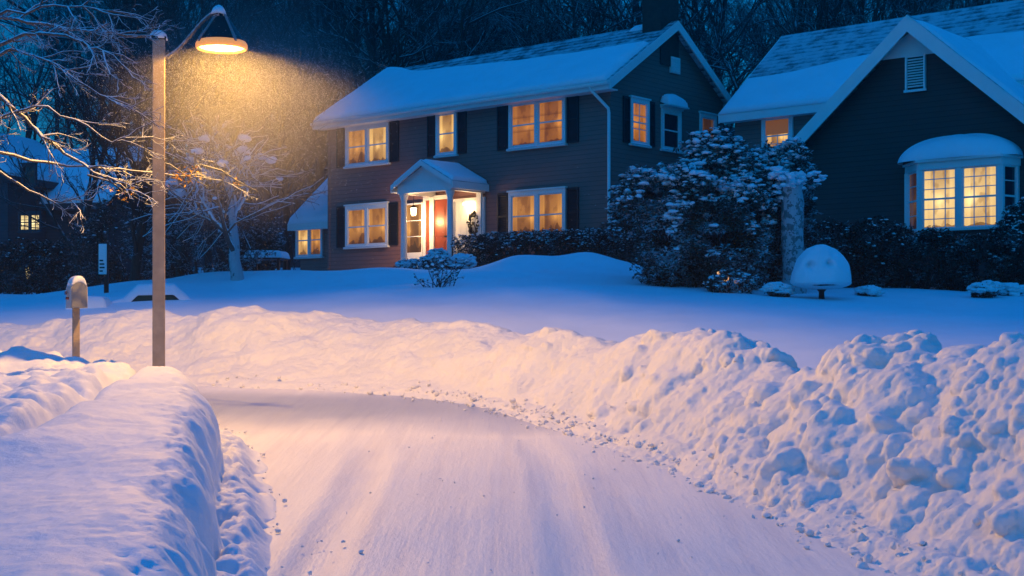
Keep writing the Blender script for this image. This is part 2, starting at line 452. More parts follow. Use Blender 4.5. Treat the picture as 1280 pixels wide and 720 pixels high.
# --- packed road
def mat_road():
    m = N('packed_snow_road'); co = m.coord('Object')
    tr = m.noise(m.coord('Object', (3.2, .16, 1)), 1.6, 6, .6)
    fine = m.noise(m.coord('Object', (1, .45, 1)), 26, 5, .65)
    big = m.noise(co, .55, 4, .55)
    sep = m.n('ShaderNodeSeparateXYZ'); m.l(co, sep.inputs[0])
    # blue shadow band across the lane's far end, painted into colour and gloss
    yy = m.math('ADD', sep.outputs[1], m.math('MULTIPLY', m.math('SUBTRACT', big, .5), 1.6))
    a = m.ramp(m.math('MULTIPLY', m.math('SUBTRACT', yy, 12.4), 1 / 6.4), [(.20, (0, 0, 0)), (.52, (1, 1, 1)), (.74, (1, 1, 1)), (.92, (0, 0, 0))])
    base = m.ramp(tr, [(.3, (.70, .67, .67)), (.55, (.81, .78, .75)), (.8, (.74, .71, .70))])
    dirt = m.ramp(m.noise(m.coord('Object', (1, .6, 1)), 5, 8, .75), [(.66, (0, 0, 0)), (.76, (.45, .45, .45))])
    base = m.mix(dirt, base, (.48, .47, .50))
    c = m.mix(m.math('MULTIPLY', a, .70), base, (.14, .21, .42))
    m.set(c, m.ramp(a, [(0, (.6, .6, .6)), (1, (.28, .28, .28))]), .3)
    h = m.math('ADD', m.math('MULTIPLY', tr, .8), m.math('MULTIPLY', fine, .35))
    m.bump(h, .55, .04)
    return m.m
xs = np.arange(-16, 4.5, .07); ys = np.arange(-12, 22, .07)
XX, YY = np.meshgrid(xs, ys, indexing='ij'); P = np.stack([XX.ravel() , YY.ravel() * .25, 0 * XX.ravel()], 1)
cl = -.35 - .012 * (YY - 8) - np.clip(YY - 11, 0, 9) ** 2 * .03
track = 0
for off in (-.85, .75):
    track = track - .035 * np.exp(-(((XX - cl - off) / .15) ** 2) ** 1.5) + .014 * np.exp(-((XX - cl - off - .24) / .07) ** 2) + .014 * np.exp(-((XX - cl - off + .24) / .07) ** 2)
ZZ = road_z(YY) + fbm(P, .5, 5, 4).reshape(XX.shape) * .012 + track * np.clip((16 - YY) / 5, 0, 1)
P2 = np.stack([XX.ravel(), YY.ravel(), 0 * XX.ravel()], 1)
ZZ += fbm(P2, 1.8, 15, 3).reshape(XX.shape) * .025 + fbm(P2, .22, 16, 3).reshape(XX.shape) * .006 * smooth01(fbm(P2, 1.2, 19, 2).reshape(XX.shape) + .5)
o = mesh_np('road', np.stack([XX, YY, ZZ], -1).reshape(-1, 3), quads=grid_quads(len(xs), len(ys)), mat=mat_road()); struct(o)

# --- near-left bank with trodden edge (height field over a signed distance to its lip)
lip = np.array([(-1.0, -4), (-1.0, 1), (-1.02, 3), (-1.14, 4.8), (-1.36, 6), (-1.75, 7.8), (-2.12, 9.8), (-2.52, 11.5), (-2.95, 13),
                (-3.45, 14.2), (-4.3, 15.2), (-5.6, 15.9), (-8, 16.3), (-16, 16.6)])
def resample(p, step, it=2):
    for _ in range(it):   # Chaikin
        q = [p[0]]
        for a, b in zip(p[:-1], p[1:]): q += [a * .75 + b * .25, a * .25 + b * .75]
        q.append(p[-1]); p = np.array(q)
    d = np.concatenate([[0], np.cumsum(np.linalg.norm(np.diff(p, axis=0), axis=1))])
    s = np.arange(0, d[-1], step)
    return np.stack([np.interp(s, d, p[:, k]) for k in range(p.shape[1])], 1), s
lp, _ = resample(lip, .35)
def sdist(x, y, pl):
    best = np.full(x.shape, 1e9); sgn = np.zeros(x.shape)
    for a, b in zip(pl[:-1], pl[1:]):
        d = b - a; L = (d ** 2).sum()
        t = np.clip(((x - a[0]) * d[0] + (y - a[1]) * d[1]) / L, 0, 1)
        ex, ey = x - a[0] - t * d[0], y - a[1] - t * d[1]; q = ex * ex + ey * ey
        side = d[0] * ey - d[1] * ex    # left positive
        upd = q < best; best = np.where(upd, q, best); sgn = np.where(upd, np.sign(side), sgn)
    return np.sqrt(best) * sgn
xs = np.concatenate([np.arange(-13, -5, .06), np.arange(-5, .4, .022)]); ys = np.concatenate([np.arange(.5, 10, .028), np.arange(10, 18, .035)])
XX, YY = np.meshgrid(xs, ys, indexing='ij'); x = XX.ravel(); y = YY.ravel()
P = np.stack([x, y, 0 * x], 1)
d = sdist(x, y, lp)
flute = fbm(P, .25, 31, 4, .6) * .05 + fbm(P, .9, 33, 3) * .08
dd = d + flute
rz = road_z(y)
f = np.clip(dd / .42, 0, 1); face = (1 - (1 - f) ** 3) ** .75
top = .70 + .10 * fbm(P, 2.2, 41, 3) - .05 * np.clip(d - .6, 0, 3) + .05 * vnoise(P @ np.array([[.8, .6, 0], [-.6, .8, 0], [0, 0, 1.]]) * np.array([1, .22, 1]), .5, 44)
top = top - .012 * np.abs(y - 10)
# wind-carved ridges across the hump
rid = P @ np.array([[.55, -.83, 0], [.83, .55, 0], [0, 0, 1.]])
rg = 1 - np.abs(fbm(rid * np.array([.28, 1, 1]), .62, 51, 2))
top = top + .035 * np.clip(rg - .55, 0, 1) * 2
gx = -3.35 - .12 * np.clip(y - 9.5, 0, 9) + .16 * fbm(P, 1.5, 61, 2)
top = top - .22 * np.exp(-((x - gx) / .11) ** 2) * smooth01((15.2 - y) / .8) * smooth01(d / .4)
rough = smooth01((gx - x) / .25)
top = top + rough * (.16 * worley(P, .55, 71) + .10 * worley(P, .24, 73) + .04 * worley(P, .11, 74) + .015 * worley(P, .05, 75) - .20)
z = rz + face * top
z = z + face * .006 * fbm(P, .08, 77, 2)
# trodden strip outside the lip
sw = .35 + .35 * smooth01((9 - y) / 5) + .12 * fbm(P, .6, 81, 2)
strip = smooth01((d + sw) / .22) * (d < .25)
ch = .085 * worley(P, .19, 83) + .07 * worley(P, .10, 85) + .035 * worley(P, .05, 87)
pits = 0
for (qx, qy, ra, rb, dp) in [(275, 662, .10, .22, .17), (328, 652, .07, .13, .10), (345, 640, .06, .10, .10), (352, 700, .06, .14, .09), (300, 628, .08, .10, .09),
                             (322, 604, .06, .09, .08), (318, 582, .05, .08, .06), (270, 628, .05, .08, .06), (290, 560, .05, .1, .05), (368, 660, .04, .06, .05), (390, 690, .03, .05, .04), (262, 715, .08, .16, .12)]:
    Y = (EYE + .33 - .08) / (.055 + (qy - 400) / F); X = (qx - 640) / F * Y
    pits = pits - dp * np.exp(-((((x - X) / ra) ** 2 + ((y - Y) / rb) ** 2) ** 2))
z = z + strip * (1 - face) * (.03 + ch)
z = z + np.where(dd < .05, pits, 0) * (1 - face)
z = z - .05 * smooth01((-d - sw) / .15) + .004
z = np.where(d < -sw - .25, z - .1, z)
far = smooth01((x + 11) / -1.5); z = z * (1 - far) + (ground(x, y) - .05) * far
V = np.stack([x, y, z], 1); edge = np.exp(-((d - .12) / .30) ** 2)[:, None] + .12 * (d > 0)[:, None]
nn_ = grid_normals(V, len(xs), len(ys)); nn_ = np.where(nn_[:, 2:3] < 0, -nn_, nn_)
V = V + nn_ * edge * (.018 * (worley(V, .17, 501) - .5) + .03 * fbm(V, .16, 503, 4, .6) + .05 * fbm(V * np.array([1, 1, .5]), .45, 505, 2))[:, None]
V = V + nn_ * edge * (.018 * (worley(V, .06, 507) - .5))[:, None]
o = mesh_np('snow_bank', V, quads=grid_quads(len(xs), len(ys)), mat=M['snow'])
struct(o)

# --- ploughed bank along the right side and round the back
foot = np.array([(3.0, -6, 1.1, 1.6), (2.95, 1, 1.1, 1.6), (2.75, 4, 1.14, 1.6), (2.52, 6.3, 1.36, 1.6), (2.34, 7.9, 1.30, 1.6), (2.05, 9.2, .98, 1.45), (1.58, 11.1, .80, 1.3), (.62, 14, .98, 1.3), (-.15, 15.9, .82, 1.25),
                 (-1.05, 17.2, .74, 1.5), (-2.4, 18.1, .80, 1.9), (-4.4, 18.8, 1.02, 2.0), (-6.5, 19.2, .92, 1.9), (-9, 19.4, .66, 1.6), (-13, 19.5, .55, 1.5), (-19, 19.6, .55, 1.5)])
fp, s = resample(foot, .022)
dirv = np.gradient(fp[:, :2], axis=0); k = 61; ker = np.ones(k) / k
for c in (0, 1): dirv[:, c] = np.convolve(np.pad(dirv[:, c], k // 2, mode='edge'), ker, 'valid')
dirv /= np.linalg.norm(dirv, axis=1, keepdims=True)
outw = np.stack([dirv[:, 1], -dirv[:, 0]], 1)
step = np.where(fp[:, 1] > 17.5, 3, 1); keep = [0]
while keep[-1] + step[keep[-1]] < len(fp): keep.append(keep[-1] + int(step[keep[-1]]))
fp, outw = fp[keep], outw[keep]
keep = fp[:, 1] > 2.5; fp, outw = fp[keep], outw[keep]
w = np.concatenate([np.arange(-.25, 1.9, .024), np.arange(1.9, 3.6, .045)])
X = fp[:, None, 0] + outw[:, None, 0] * w[None]; Y = fp[:, None, 1] + outw[:, None, 1] * w[None]
Hc = np.repeat(fp[:, 2:3], len(w), 1); wc = np.repeat(fp[:, 3:4], len(w), 1)
Ww = np.repeat(w[None], len(fp), 0)
P = np.stack([X.ravel(), Y.ravel(), 0 * X.ravel()], 1)
Hc = Hc * (1 + (fbm(P, 1.0, 101, 4) * .30).reshape(X.shape))
Wn = Ww + (fbm(P, .5, 103, 3) * .16).reshape(X.shape)
Wm = np.clip((Wn - .30) / (wc - .30), 0, 1); up = (smooth01(Wm) * .55 + .45 * Wm ** .7) * .94 + .06 * np.clip(Wn / .15, 0, 1)
rz = road_z(np.minimum(fp[:, None, 1], 19)) * np.ones_like(Ww)
G = ground(X.ravel(), Y.ravel()).reshape(X.shape) - .12
back = smooth01((Ww - wc) / (3.3 - wc))
Z = (rz + Hc * up) * (1 - back) + G * back
Z = np.where(Ww < -.05, rz - .10 * smooth01((-Ww - .05) / .15), Z)
V = np.stack([X, Y, Z], -1).reshape(-1, 3); nu, nv = X.shape
amp = (smooth01((Ww + .05) / .35) * (1 - smooth01((Ww - wc - .5) / .8))).ravel()
yk = V[:, 1]; chunk = .35 + .65 * smooth01((16.0 - yk) / 5)
chunk = chunk * (.45 + .75 * smooth01(vnoise(V, 1.3, 201) * .9 + .6))
for sc, a, sd in ((.85, .36, 111), (.42, .20, 121), (.2, .08, 131)):
    nrm = grid_normals(V, nu, nv); nrm = np.where(nrm[:, 2:3] < 0, -nrm, nrm)
    Q = V + np.stack([vnoise(V, sc * 1.3, sd + 5), vnoise(V, sc * 1.3, sd + 6), vnoise(V, sc * 1.3, sd + 7)], 1) * sc * .35
    b = worley(Q, sc, sd); b = np.clip(b, 0, 1) ** .8 - .45
    mod = .35 + .65 * smooth01(vnoise(V, sc * 3, sd + 9) * 1.2 + .5)
    V = V + nrm * (a * b * amp * chunk * mod)[:, None]
V = V + grid_normals(V, nu, nv) * (fbm(V, .05, 161, 2) * .006 * amp)[:, None]
bankV = V.reshape(nu, nv, 3); bank_sheet = V

# --- crumbs of snow along the bank feet
def ico(sub=1):
    import bmesh
    bm = bmesh.new(); bmesh.ops.create_icosphere(bm, subdivisions=sub, radius=1)
    v = np.array([p.co[:] for p in bm.verts]); f = np.array([[q.index for q in p.verts] for p in bm.faces]); bm.free(); return v, f
def scatter_blobs(name, pos, rad, mat, sub=1, squash=(1, 1, .8), rough=.35, parent=None, seed=1):
    v, f = ico(sub); n = len(pos); rng = np.random.default_rng(seed)
    pos = np.asarray(pos); rad = np.asarray(rad)
    ang = rng.uniform(0, 2 * PI, n); c, s_ = np.cos(ang), np.sin(ang)
    st = rng.uniform(.7, 1.35, (n, 3)) * np.array(squash)
    L = v[None] * st[:, None]
    x = L[..., 0] * c[:, None] - L[..., 1] * s_[:, None]; y = L[..., 0] * s_[:, None] + L[..., 1] * c[:, None]
    L = np.stack([x, y, L[..., 2]], -1)
    jit = vnoise((v[None] * 1.7 + rng.uniform(0, 99, (n, 1, 3))).reshape(-1, 3), 1.0, seed).reshape(n, -1, 1)
    L = L * (1 + rough * jit) * rad[:, None, None] + pos[:, None]
    faces = (f[None] + (np.arange(n) * len(v))[:, None, None]).reshape(-1, 3)
    return mesh_np(name, L.reshape(-1, 3), tris=faces, mat=mat, parent=parent)
def blob_arrays(pos, rad, sub, squash, rough, seed):
    v, f = ico(sub); n = len(pos); rng = np.random.default_rng(seed); pos = np.asarray(pos); rad = np.asarray(rad)
    # each clod: a ball with three planes of flattening and two sizes of lumps
    L = np.repeat(v[None], n, 0)
    for _ in range(7):
        nn = rng.normal(0, 1, (n, 1, 3)); nn /= np.linalg.norm(nn, axis=2, keepdims=True); cut = rng.uniform(.3, .8, (n, 1, 1))
        dp = (L * nn).sum(2, keepdims=True); L = L - nn * np.clip(dp - cut, 0, 9) * .8
    off = rng.uniform(0, 99, (n, 1, 3)); Q = (v[None] + off).reshape(-1, 3)
    k = 1 + rough * vnoise(Q, .9, seed).reshape(n, -1, 1) + rough * .55 * (worley(Q, .55, seed + 4).reshape(n, -1, 1) - .5) + rough * .25 * vnoise(Q, .22, seed + 2).reshape(n, -1, 1)
    L = L * k * rng.uniform(.75, 1.25, (n, 1, 3)) * np.array(squash) * rad[:, None, None] + pos[:, None]
    return L.reshape(-1, 3), (f[None] + (np.arange(n) * len(v))[:, None, None]).reshape(-1, 3)
rng = np.random.default_rng(15); pos = []; rad = []
for _ in range(2800):
    i = rng.integers(0, nu); y_ = fp[i, 1]
    if y_ > 15 and rng.random() < (.6 if y_ < 17 else .93): continue
    j = rng.integers(14, 74); r = min(.28, .05 + rng.exponential(.06)) * (1 if y_ < 12.5 else .62) * (.45 if j < 24 else 1)
    if vnoise(bankV[i, j][None], 1.2, 333)[0] < -.35: continue
    pos.append(bankV[i, j] - np.array([0, 0, .6 * r]) + np.array([outw[i, 0], outw[i, 1], 0]) * r * .35); rad.append(r)
bv, bf = blob_arrays(pos, rad, 3, (1, 1, .85), .5, 3)
nS = nu * nv; low = bank_sheet - np.array([0, 0, .7]); q = grid_quads(nu, nv); idx = np.arange(nS).reshape(nu, nv)
ring = np.array(list(idx[:, 0]) + list(idx[-1, 1:]) + list(idx[::-1, -1][1:]) + list(idx[0, ::-1][1:-1])); rn = np.roll(ring, -1)
skirt = np.stack([ring, rn, rn + nS, ring + nS], 1)
tmp = mesh_np('tmp_bank', np.concatenate([bank_sheet, low, bv]), quads=np.concatenate([q[:, ::-1], q + nS, skirt[:, ::-1]]), tris=bf + 2 * nS)
import bmesh
bm = bmesh.new(); bm.from_mesh(tmp.data); bmesh.ops.recalc_face_normals(bm, faces=bm.faces); bm.to_mesh(tmp.data); bm.free()
md = tmp.modifiers.new('r', 'REMESH'); md.mode = 'VOXEL'; md.voxel_size = .021; md.adaptivity = 0
md = tmp.modifiers.new('s', 'SMOOTH'); md.iterations = 2; md.factor = .4
dg = bpy.context.evaluated_depsgraph_get(); me = bpy.data.meshes.new_from_object(tmp.evaluated_get(dg))
bpy.data.objects.remove(tmp)
nvt = len(me.vertices); co = np.empty(nvt * 3, np.float32); me.vertices.foreach_get('co', co); co = co.reshape(-1, 3).astype(float)
nr = np.empty(nvt * 3, np.float32); me.vertex_normals.foreach_get('vector', nr); nr = nr.reshape(-1, 3)
near = smooth01((15.5 - co[:, 1]) / 4)
qq = co + np.stack([fbm(co, .3, 421, 2), fbm(co, .3, 423, 2), fbm(co, .3, 425, 2)], 1) * .08; dsp = (.045 * (worley(qq, .13, 401) - .4) + .030 * (worley(qq, .062, 405) - .4)) * (.35 + .65 * near) * (.25 + .85 * smooth01(vnoise(co, .5, 409) + .5)) + .028 * fbm(co, .11, 411, 5, .7)
co = co + nr * dsp[:, None]; me.vertices.foreach_set('co', co.astype(np.float32).ravel()); me.update()
me.name = 'ploughed_snow_bank'; me.materials.clear(); me.materials.append(M['snow_bank']); me.polygons.foreach_set('use_smooth', np.ones(len(me.polygons), dtype=bool))
o = bpy.data.objects.new('ploughed_snow_bank', me); COL.objects.link(o); struct(o)
print('bank verts', nvt)
rng = np.random.default_rng(5)
pos, rad = [], []
for _ in range(2600):
    i = rng.integers(0, nu); j = int(min(nv - 1, abs(rng.normal(0, 9)) + 6)); p = bankV[i, j] + rng.normal(0, .03, 3)
    r = min(.045, rng.exponential(.008) + .004)
    if j < 14: q_ = rng.normal(.02, .13); p = np.array([fp[i, 0] + outw[i, 0] * q_, fp[i, 1] + outw[i, 1] * q_, 0]); p[2] = road_z(p[1]) + r * .3 + (.05 if q_ > .05 else 0)
    pos.append(p); rad.append(r)
for _ in range(300):
    q = lp[rng.integers(8, len(lp) - 20)]; t = rng.uniform(-.1, .95) * (1 if q[1] < 9 else .5); r = min(.024, rng.exponential(.006) + .005)
    y = q[1] + rng.uniform(-.2, .2); pos.append((q[0] + t, y, road_z(y) + r * .4 + .02)); rad.append(r)
for _ in range(60):
    Y_ = rng.uniform(7, 16); X_ = rng.uniform(-1.2, 1.6) - .25 * max(0, Y_ - 11); r = rng.uniform(.003, .010); pos.append((X_, Y_, road_z(Y_) + r * .3 + .01)); rad.append(r)
struct(scatter_blobs('snow_crumbs', pos, rad, M['snow_bank'], 2, rough=.5), 'stuff', 'small crumbs of snow fallen along the foot of the banks')

# distant hill behind the woods
xs = np.linspace(-140, 140, 90); ys = np.linspace(75, 150, 30)
XX, YY = np.meshgrid(xs, ys, indexing='ij'); P = np.stack([XX.ravel(), YY.ravel(), 0 * XX.ravel()], 1)
ZZ = 2 + 17 * smooth01((YY - 75) / 50) * (1 + .25 * fbm(P, 40, 2, 3).reshape(XX.shape)) - 5 * smooth01((XX - 10) / 25)
o = mesh_np('hill', np.stack([XX, YY, ZZ], -1).reshape(-1, 3), quads=grid_quads(90, 30), mat=mat_plain('wooded_hill', (.03, .032, .035), .9, .6, .6, .6, 3)); struct(o)

# ------------------------------------------------------------------ building kit
class Frame:
    """a house's own axes: x along the front (to the right), y into depth, z up"""
    def __init__(s, name, P0, rz):
        s.P0 = Vector(P0); s.rz = rz
        s.u = Vector((math.cos(rz), math.sin(rz), 0)); s.v = Vector((-math.sin(rz), math.cos(rz), 0))
        s.root = empty(name, P0, rz)
    def front(s, px, py, y=0):
        a, b = px_dir(px, py); d = Vector((a, 1, b)); o = Vector((0, 0, EYE)) - s.P0
        t = (y - o.dot(s.v)) / d.dot(s.v); p = o + d * t
        return p.dot(s.u), p.z
    def side(s, px, py, x=0):
        a, b = px_dir(px, py); d = Vector((a, 1, b)); o = Vector((0, 0, EYE)) - s.P0
        t = (x - o.dot(s.u)) / d.dot(s.u); p = o + d * t
        return p.dot(s.v), p.z

def walls(root, x0, x1, y0, y1, zb, ze, zr, mat, ridge='x', name='wall'):
    m = MB()
    if ridge == 'x':
        ym = (y0 + y1) / 2; pr = [(y0, zb), (y1, zb), (y1, ze), (ym, zr), (y0, ze)]
        vs = [(x0, y, z) for y, z in pr] + [(x1, y, z) for y, z in pr]
    else:
        xm = (x0 + x1) / 2; pr = [(x0, zb), (x1, zb), (x1, ze), (xm, zr), (x0, ze)]
        vs = [(x, y0, z) for x, z in pr] + [(x, y1, z) for x, z in pr]
    n = 5
    m.add(vs, [tuple(range(n)), tuple(range(2 * n - 1, n - 1, -1))] + [(i, i + n, (i + 1) % n + n, (i + 1) % n) for i in range(n)])
    return m.build(name, mat, root)

def gable_roof(root, x0, x1, y0, y1, ze, zr, ov, mat, trim, ridge='x', th=.14, rake=.2, name='roof', ovg=None, back=True):
    """x0..y1 are wall lines, ze/zr heights of wall top and ridge; returns slope(P) function for the snow"""
    ovg = ov if ovg is None else ovg
    if ridge == 'x': a0, a1, c0, c1 = x0, x1, y0, y1; mp = lambda a, c, z: (a, c, z)
    else: a0, a1, c0, c1 = y0, y1, x0, x1; mp = lambda a, c, z: (c, a, z)
    cm = (c0 + c1) / 2; k = (zr - ze) / (cm - c0)
    A0, A1 = a0 - ovg, a1 + (ovg if back else 0)
    m = MB(); tr = MB()
    for sgn in (-1, 1):
        ce = cm + sgn * (cm - c0 + ov); zE = ze - k * ov
        q = [mp(A0, ce, zE), mp(A1, ce, zE), mp(A1, cm, zr), mp(A0, cm, zr)]
        vs = [Vector(p) for p in q] + [Vector(p) + Vector((0, 0, th)) for p in q]
        m.add(vs, [(0, 1, 2, 3), (7, 6, 5, 4), (0, 4, 5, 1), (1, 5, 6, 2), (2, 6, 7, 3), (3, 7, 4, 0)])
        # fascia, soffit and rake boards
        def bx(a, b, c, d, zlo, zhi):
            pts = [mp(a, c, zlo), mp(b, c, zlo), mp(b, d, zlo), mp(a, d, zlo)]
            tr.add([Vector(p) for p in pts] + [Vector(p) + Vector((0, 0, zhi - zlo)) for p in pts], [(0, 1, 2, 3), (7, 6, 5, 4), (0, 4, 5, 1), (1, 5, 6, 2), (2, 6, 7, 3), (3, 7, 4, 0)])
        bx(A0 - .01, A1 + .01, ce, ce + sgn * .03, zE - .16, zE + th - .02)          # fascia
        bx(A0 + .02, A1 - .02, c0 if sgn < 0 else c1, ce - sgn * .004, zE - .15, zE - .12)   # soffit
        for A, s2 in ((A0, -1), (A1, 1)):
            if s2 > 0 and not back: continue
            pts = [(A, ce, zE - rake), (A, cm, zr - rake), (A, cm, zr + th - .01), (A, ce, zE + th - .01)]
            lo = [Vector(mp(*p)) for p in pts]; dv = Vector(mp(s2 * .04, 0, 0)) - Vector(mp(0, 0, 0))
            tr.add(lo + [p + dv for p in lo], [(0, 1, 2, 3), (7, 6, 5, 4), (0, 4, 5, 1), (1, 5, 6, 2), (2, 6, 7, 3), (3, 7, 4, 0)])
    r = m.build(name, mat, root); tr.build(name + '_trim', trim, root)
    def slope(sgn):
        def Pf(a, r_, h):
            c = cm + sgn * (cm - c0 + ov) * (1 - r_); z = ze - k * ov + (zr - ze + k * ov) * r_ + th
            nn = math.sqrt(1 + k * k)
            a_, c_, z_ = a, c + sgn * h * k / nn, z + h / nn
            if ridge == 'x': return np.stack([a_ + 0 * c_, c_, z_], -1)
            return np.stack([c_, a_ + 0 * c_, z_], -1)
        return Pf
    return r, slope, A0, A1

def snow_sheet(name, Pf, a0, a1, r0, r1, T=.16, edge=.12, nl=90, nr=36, root=None, top=None, seed=0, length=None, rl=None, mat=None, bottom=None):
    """a rounded blanket of snow over a surface Pf(a, r, h); top(a)/bottom(a) give its ragged edges"""
    a = np.linspace(a0, a1, nl); u = np.linspace(0, 1, nr)
    tp = (top(a) if top else np.full(nl, r1)); bt = (bottom(a) if bottom else np.full(nl, r0))
    A = np.repeat(a[:, None], nr, 1); R = bt[:, None] + (tp - bt)[:, None] * u[None]
    rl = rl or 1.0
    dist = np.minimum.reduce([A - a0, a1 - A, (R - bt[:, None]) * rl, (tp[:, None] - R) * rl])
    e = np.clip(dist / edge, 0, 1)
    Q = np.stack([A.ravel() * 1.0, R.ravel() * rl, np.full(A.size, seed * 3.3)], 1)
    nz = fbm(Q, 1.2, seed + 5, 3).reshape(A.shape)
    h = T * np.sqrt(1 - (1 - e) ** 2) * (1 + .22 * nz) + .004
    V = Pf(A, R, h); B = Pf(A, R, -.02 + 0 * h)
    n = A.size; q = grid_quads(nl, nr)
    idx = np.arange(n).reshape(nl, nr)
    ring = list(idx[:, 0]) + list(idx[-1, 1:]) + list(idx[::-1, -1][1:]) + list(idx[0, ::-1][1:-1])
    sk = [(ring[i], ring[(i + 1) % len(ring)], ring[(i + 1) % len(ring)] + n, ring[i] + n) for i in range(len(ring))]
    o = mesh_np(name, np.concatenate([V.reshape(-1, 3), B.reshape(-1, 3)]), quads=np.concatenate([q, q[:, ::-1] + n, np.array(sk)]), mat=mat or M['snow_soft'], parent=root)
    import bmesh
    bm = bmesh.new(); bm.from_mesh(o.data); bmesh.ops.recalc_face_normals(bm, faces=bm.faces); bm.to_mesh(o.data); bm.free()
    return o

def window(root, x0, x1, z0, z1, y, rot, glow, sashes=1, muntin=(0, 0), casing=.10, mid=True, name='window', side=False, sill_snow=True, trim=None):
    """window > pane, sash. x0..x1 outer casing along the wall; built in own axes, outward = -y"""
    w, h = x1 - x0, z1 - z0; cx = (x0 + x1) / 2
    trim = trim or M['trim']
    m = MB()
    c = casing; top = c * 1.15
    m.box(-w / 2, -w / 2 + c, -.06, .04, 0, h); m.box(w / 2 - c, w / 2, -.06, .04, 0, h)
    m.box(-w / 2 + c, w / 2 - c, -.058, .04, h - top, h); m.box(-w / 2 - .05, w / 2 + .05, -.10, .04, -.06, -.002)
    m.box(-w / 2 + c, w / 2 - c, -.058, .04, 0, c * .6)
    m.box(-w / 2 - .04, w / 2 + .04, -.09, .02, h + .002, h + .05)
    mull = casing * 1.25
    cells = []
    if sashes == 1: cells = [(-w / 2 + c, w / 2 - c)]
    else:
        m.box(-mull / 2, mull / 2, -.06, .04, c * .6, h - top); cells = [(-w / 2 + c, -mull / 2), (mull / 2, w / 2 - c)]
    o = m.build(name, trim, root)
    if side: o.location = (y, cx, z0); o.rotation_euler = (0, 0, PI / 2)
    else: o.location = (cx, y, z0)
    if rot: o.rotation_euler = (0, 0, rot)
    for i, (a, b) in enumerate(cells):
        p = MB(); za, zb = c * .6, h - top
        p.add([(a, .0, za), (b, .0, za), (b, .0, zb), (a, .0, zb), (a, .012, za), (b, .012, za), (b, .012, zb), (a, .012, zb)],
              [(0, 1, 2, 3), (7, 6, 5, 4), (0, 4, 5, 1), (1, 5, 6, 2), (2, 6, 7, 3), (3, 7, 4, 0)])
        p.build('pane', glow[i] if isinstance(glow, (list, tuple)) else glow, o)
        s = MB(); f = .035; zm = (za + zb) / 2
        s.box(a, a + f, -.035, -.003, za, zb); s.box(b - f, b, -.035, -.003, za, zb)
        s.box(a + f, b - f, -.034, -.003, za, za + f); s.box(a + f, b - f, -.034, -.003, zb - f, zb)
        if mid: s.box(a + f, b - f, -.037, -.003, zm - .02, zm + .02)
        nx, nz = muntin
        for k in range(1, nx + 1):
            xx = a + (b - a) * k / (nx + 1); s.box(xx - .010, xx + .010, -.026, -.003, za + f, zb - f)
        for k in range(1, nz + 1):
            zz = za + (zb - za) * k / (nz + 1)
            if mid and abs(zz - zm) < .06: continue
            s.box(a + f, b - f, -.0255, -.0035, zz - .010, zz + .010)
        s.build('sash', trim, o)
    if sill_snow:
        Pf = lambda A, R, H: np.stack([A, -.10 + .1 * R, -.002 + H], -1)
        snow_sheet('sill_snow', Pf, -w / 2 - .04, w / 2 + .04, 0, 1, .035, .04, 14, 5, o, rl=.12)
    return o

def shutter(root, x0, x1, z0, z1, y, side=False):
    w = x1 - x0; m = MB(); f = .05
    m.box(-w / 2, -w / 2 + f, -.045, 0, 0, z1 - z0); m.box(w / 2 - f, w / 2, -.045, 0, 0, z1 - z0)
    for zz in (0, (z1 - z0) * .5 - f / 2, z1 - z0 - f): m.box(-w / 2 + f, w / 2 - f, -.044, 0, zz, zz + f)
    k = int((z1 - z0) / .07)
    for i in range(k):
        zz = (z1 - z0) * i / k + .02
        m.add([(-w / 2 + f, -.008, zz), (w / 2 - f, -.008, zz), (w / 2 - f, -.034, zz + .05), (-w / 2 + f, -.034, zz + .05)], [(0, 1, 2, 3)])
    m.box(-w / 2 + .01, w / 2 - .01, -.007, -.001, .01, z1 - z0 - .01)
    o = m.build('shutter', M['shutter'], root)
    if side: o.location = (y, (x0 + x1) / 2, z0); o.rotation_euler = (0, 0, PI / 2)
    else: o.location = ((x0 + x1) / 2, y, z0)
    return o

RZ = math.atan2(-.65, .76)

# ================================================================== house 1: the two-storey colonial
H1 = Frame('colonial_house', (2.74, 37.5, 2.9), RZ); R1 = H1.root
tag(R1, 'two-storey grey-brown colonial house with a lit pedimented porch, snow on its long roof', 'house')
L, D1, ZE, ZR = 11.7, 5.9, 5.48, 7.38
walls(R1, -L, 0, 0, D1, -1, ZE, ZR, M['siding'])
m = MB(); m.box(-L - .03, .03, -.03, D1 + .03, -1.2, .18); m.build('foundation', M['brick'], R1)
r, slope, A0, A1 = gable_roof(R1, -L, 0, 0, D1, ZE, ZR, .42, M['shingle'], M['trim'], 'x', th=.12, rake=.16, ovg=.28)
rl = math.hypot(D1 / 2 + .42, ZR - ZE + .3)
def top1(a):
    Q = np.stack([a, 0 * a, 0 * a + 2], 1); t = (a - A0) / (A1 - A0)
    return .80 - .20 * smooth01(t * 1.3 - .1) + .02 * fbm(Q, 2.4, 8, 4) + .22 * smooth01((.22 - t) / .22)
snow_sheet('roof_snow', slope(-1), A0 + .02, A1 - .10, -.012, .8, .12, .16, 150, 40, R1, top=top1, seed=1, rl=rl)
snow_sheet('roof_snow', slope(1), A0 + .02, A1 - .02, -.012, .85, .17, .16, 60, 20, R1, seed=2, rl=rl)
# ridge snow by the chimney
m = MB()
Pf = lambda A, R, H: np.stack([A, D1 / 2 + (R - .5) * .5, ZR + .12 - np.abs(R - .5) * .3 + H], -1)
snow_sheet('ridge_snow', Pf, -1.3, -.35, 0, 1, .08, .12, 24, 10, R1, seed=3, rl=.5)
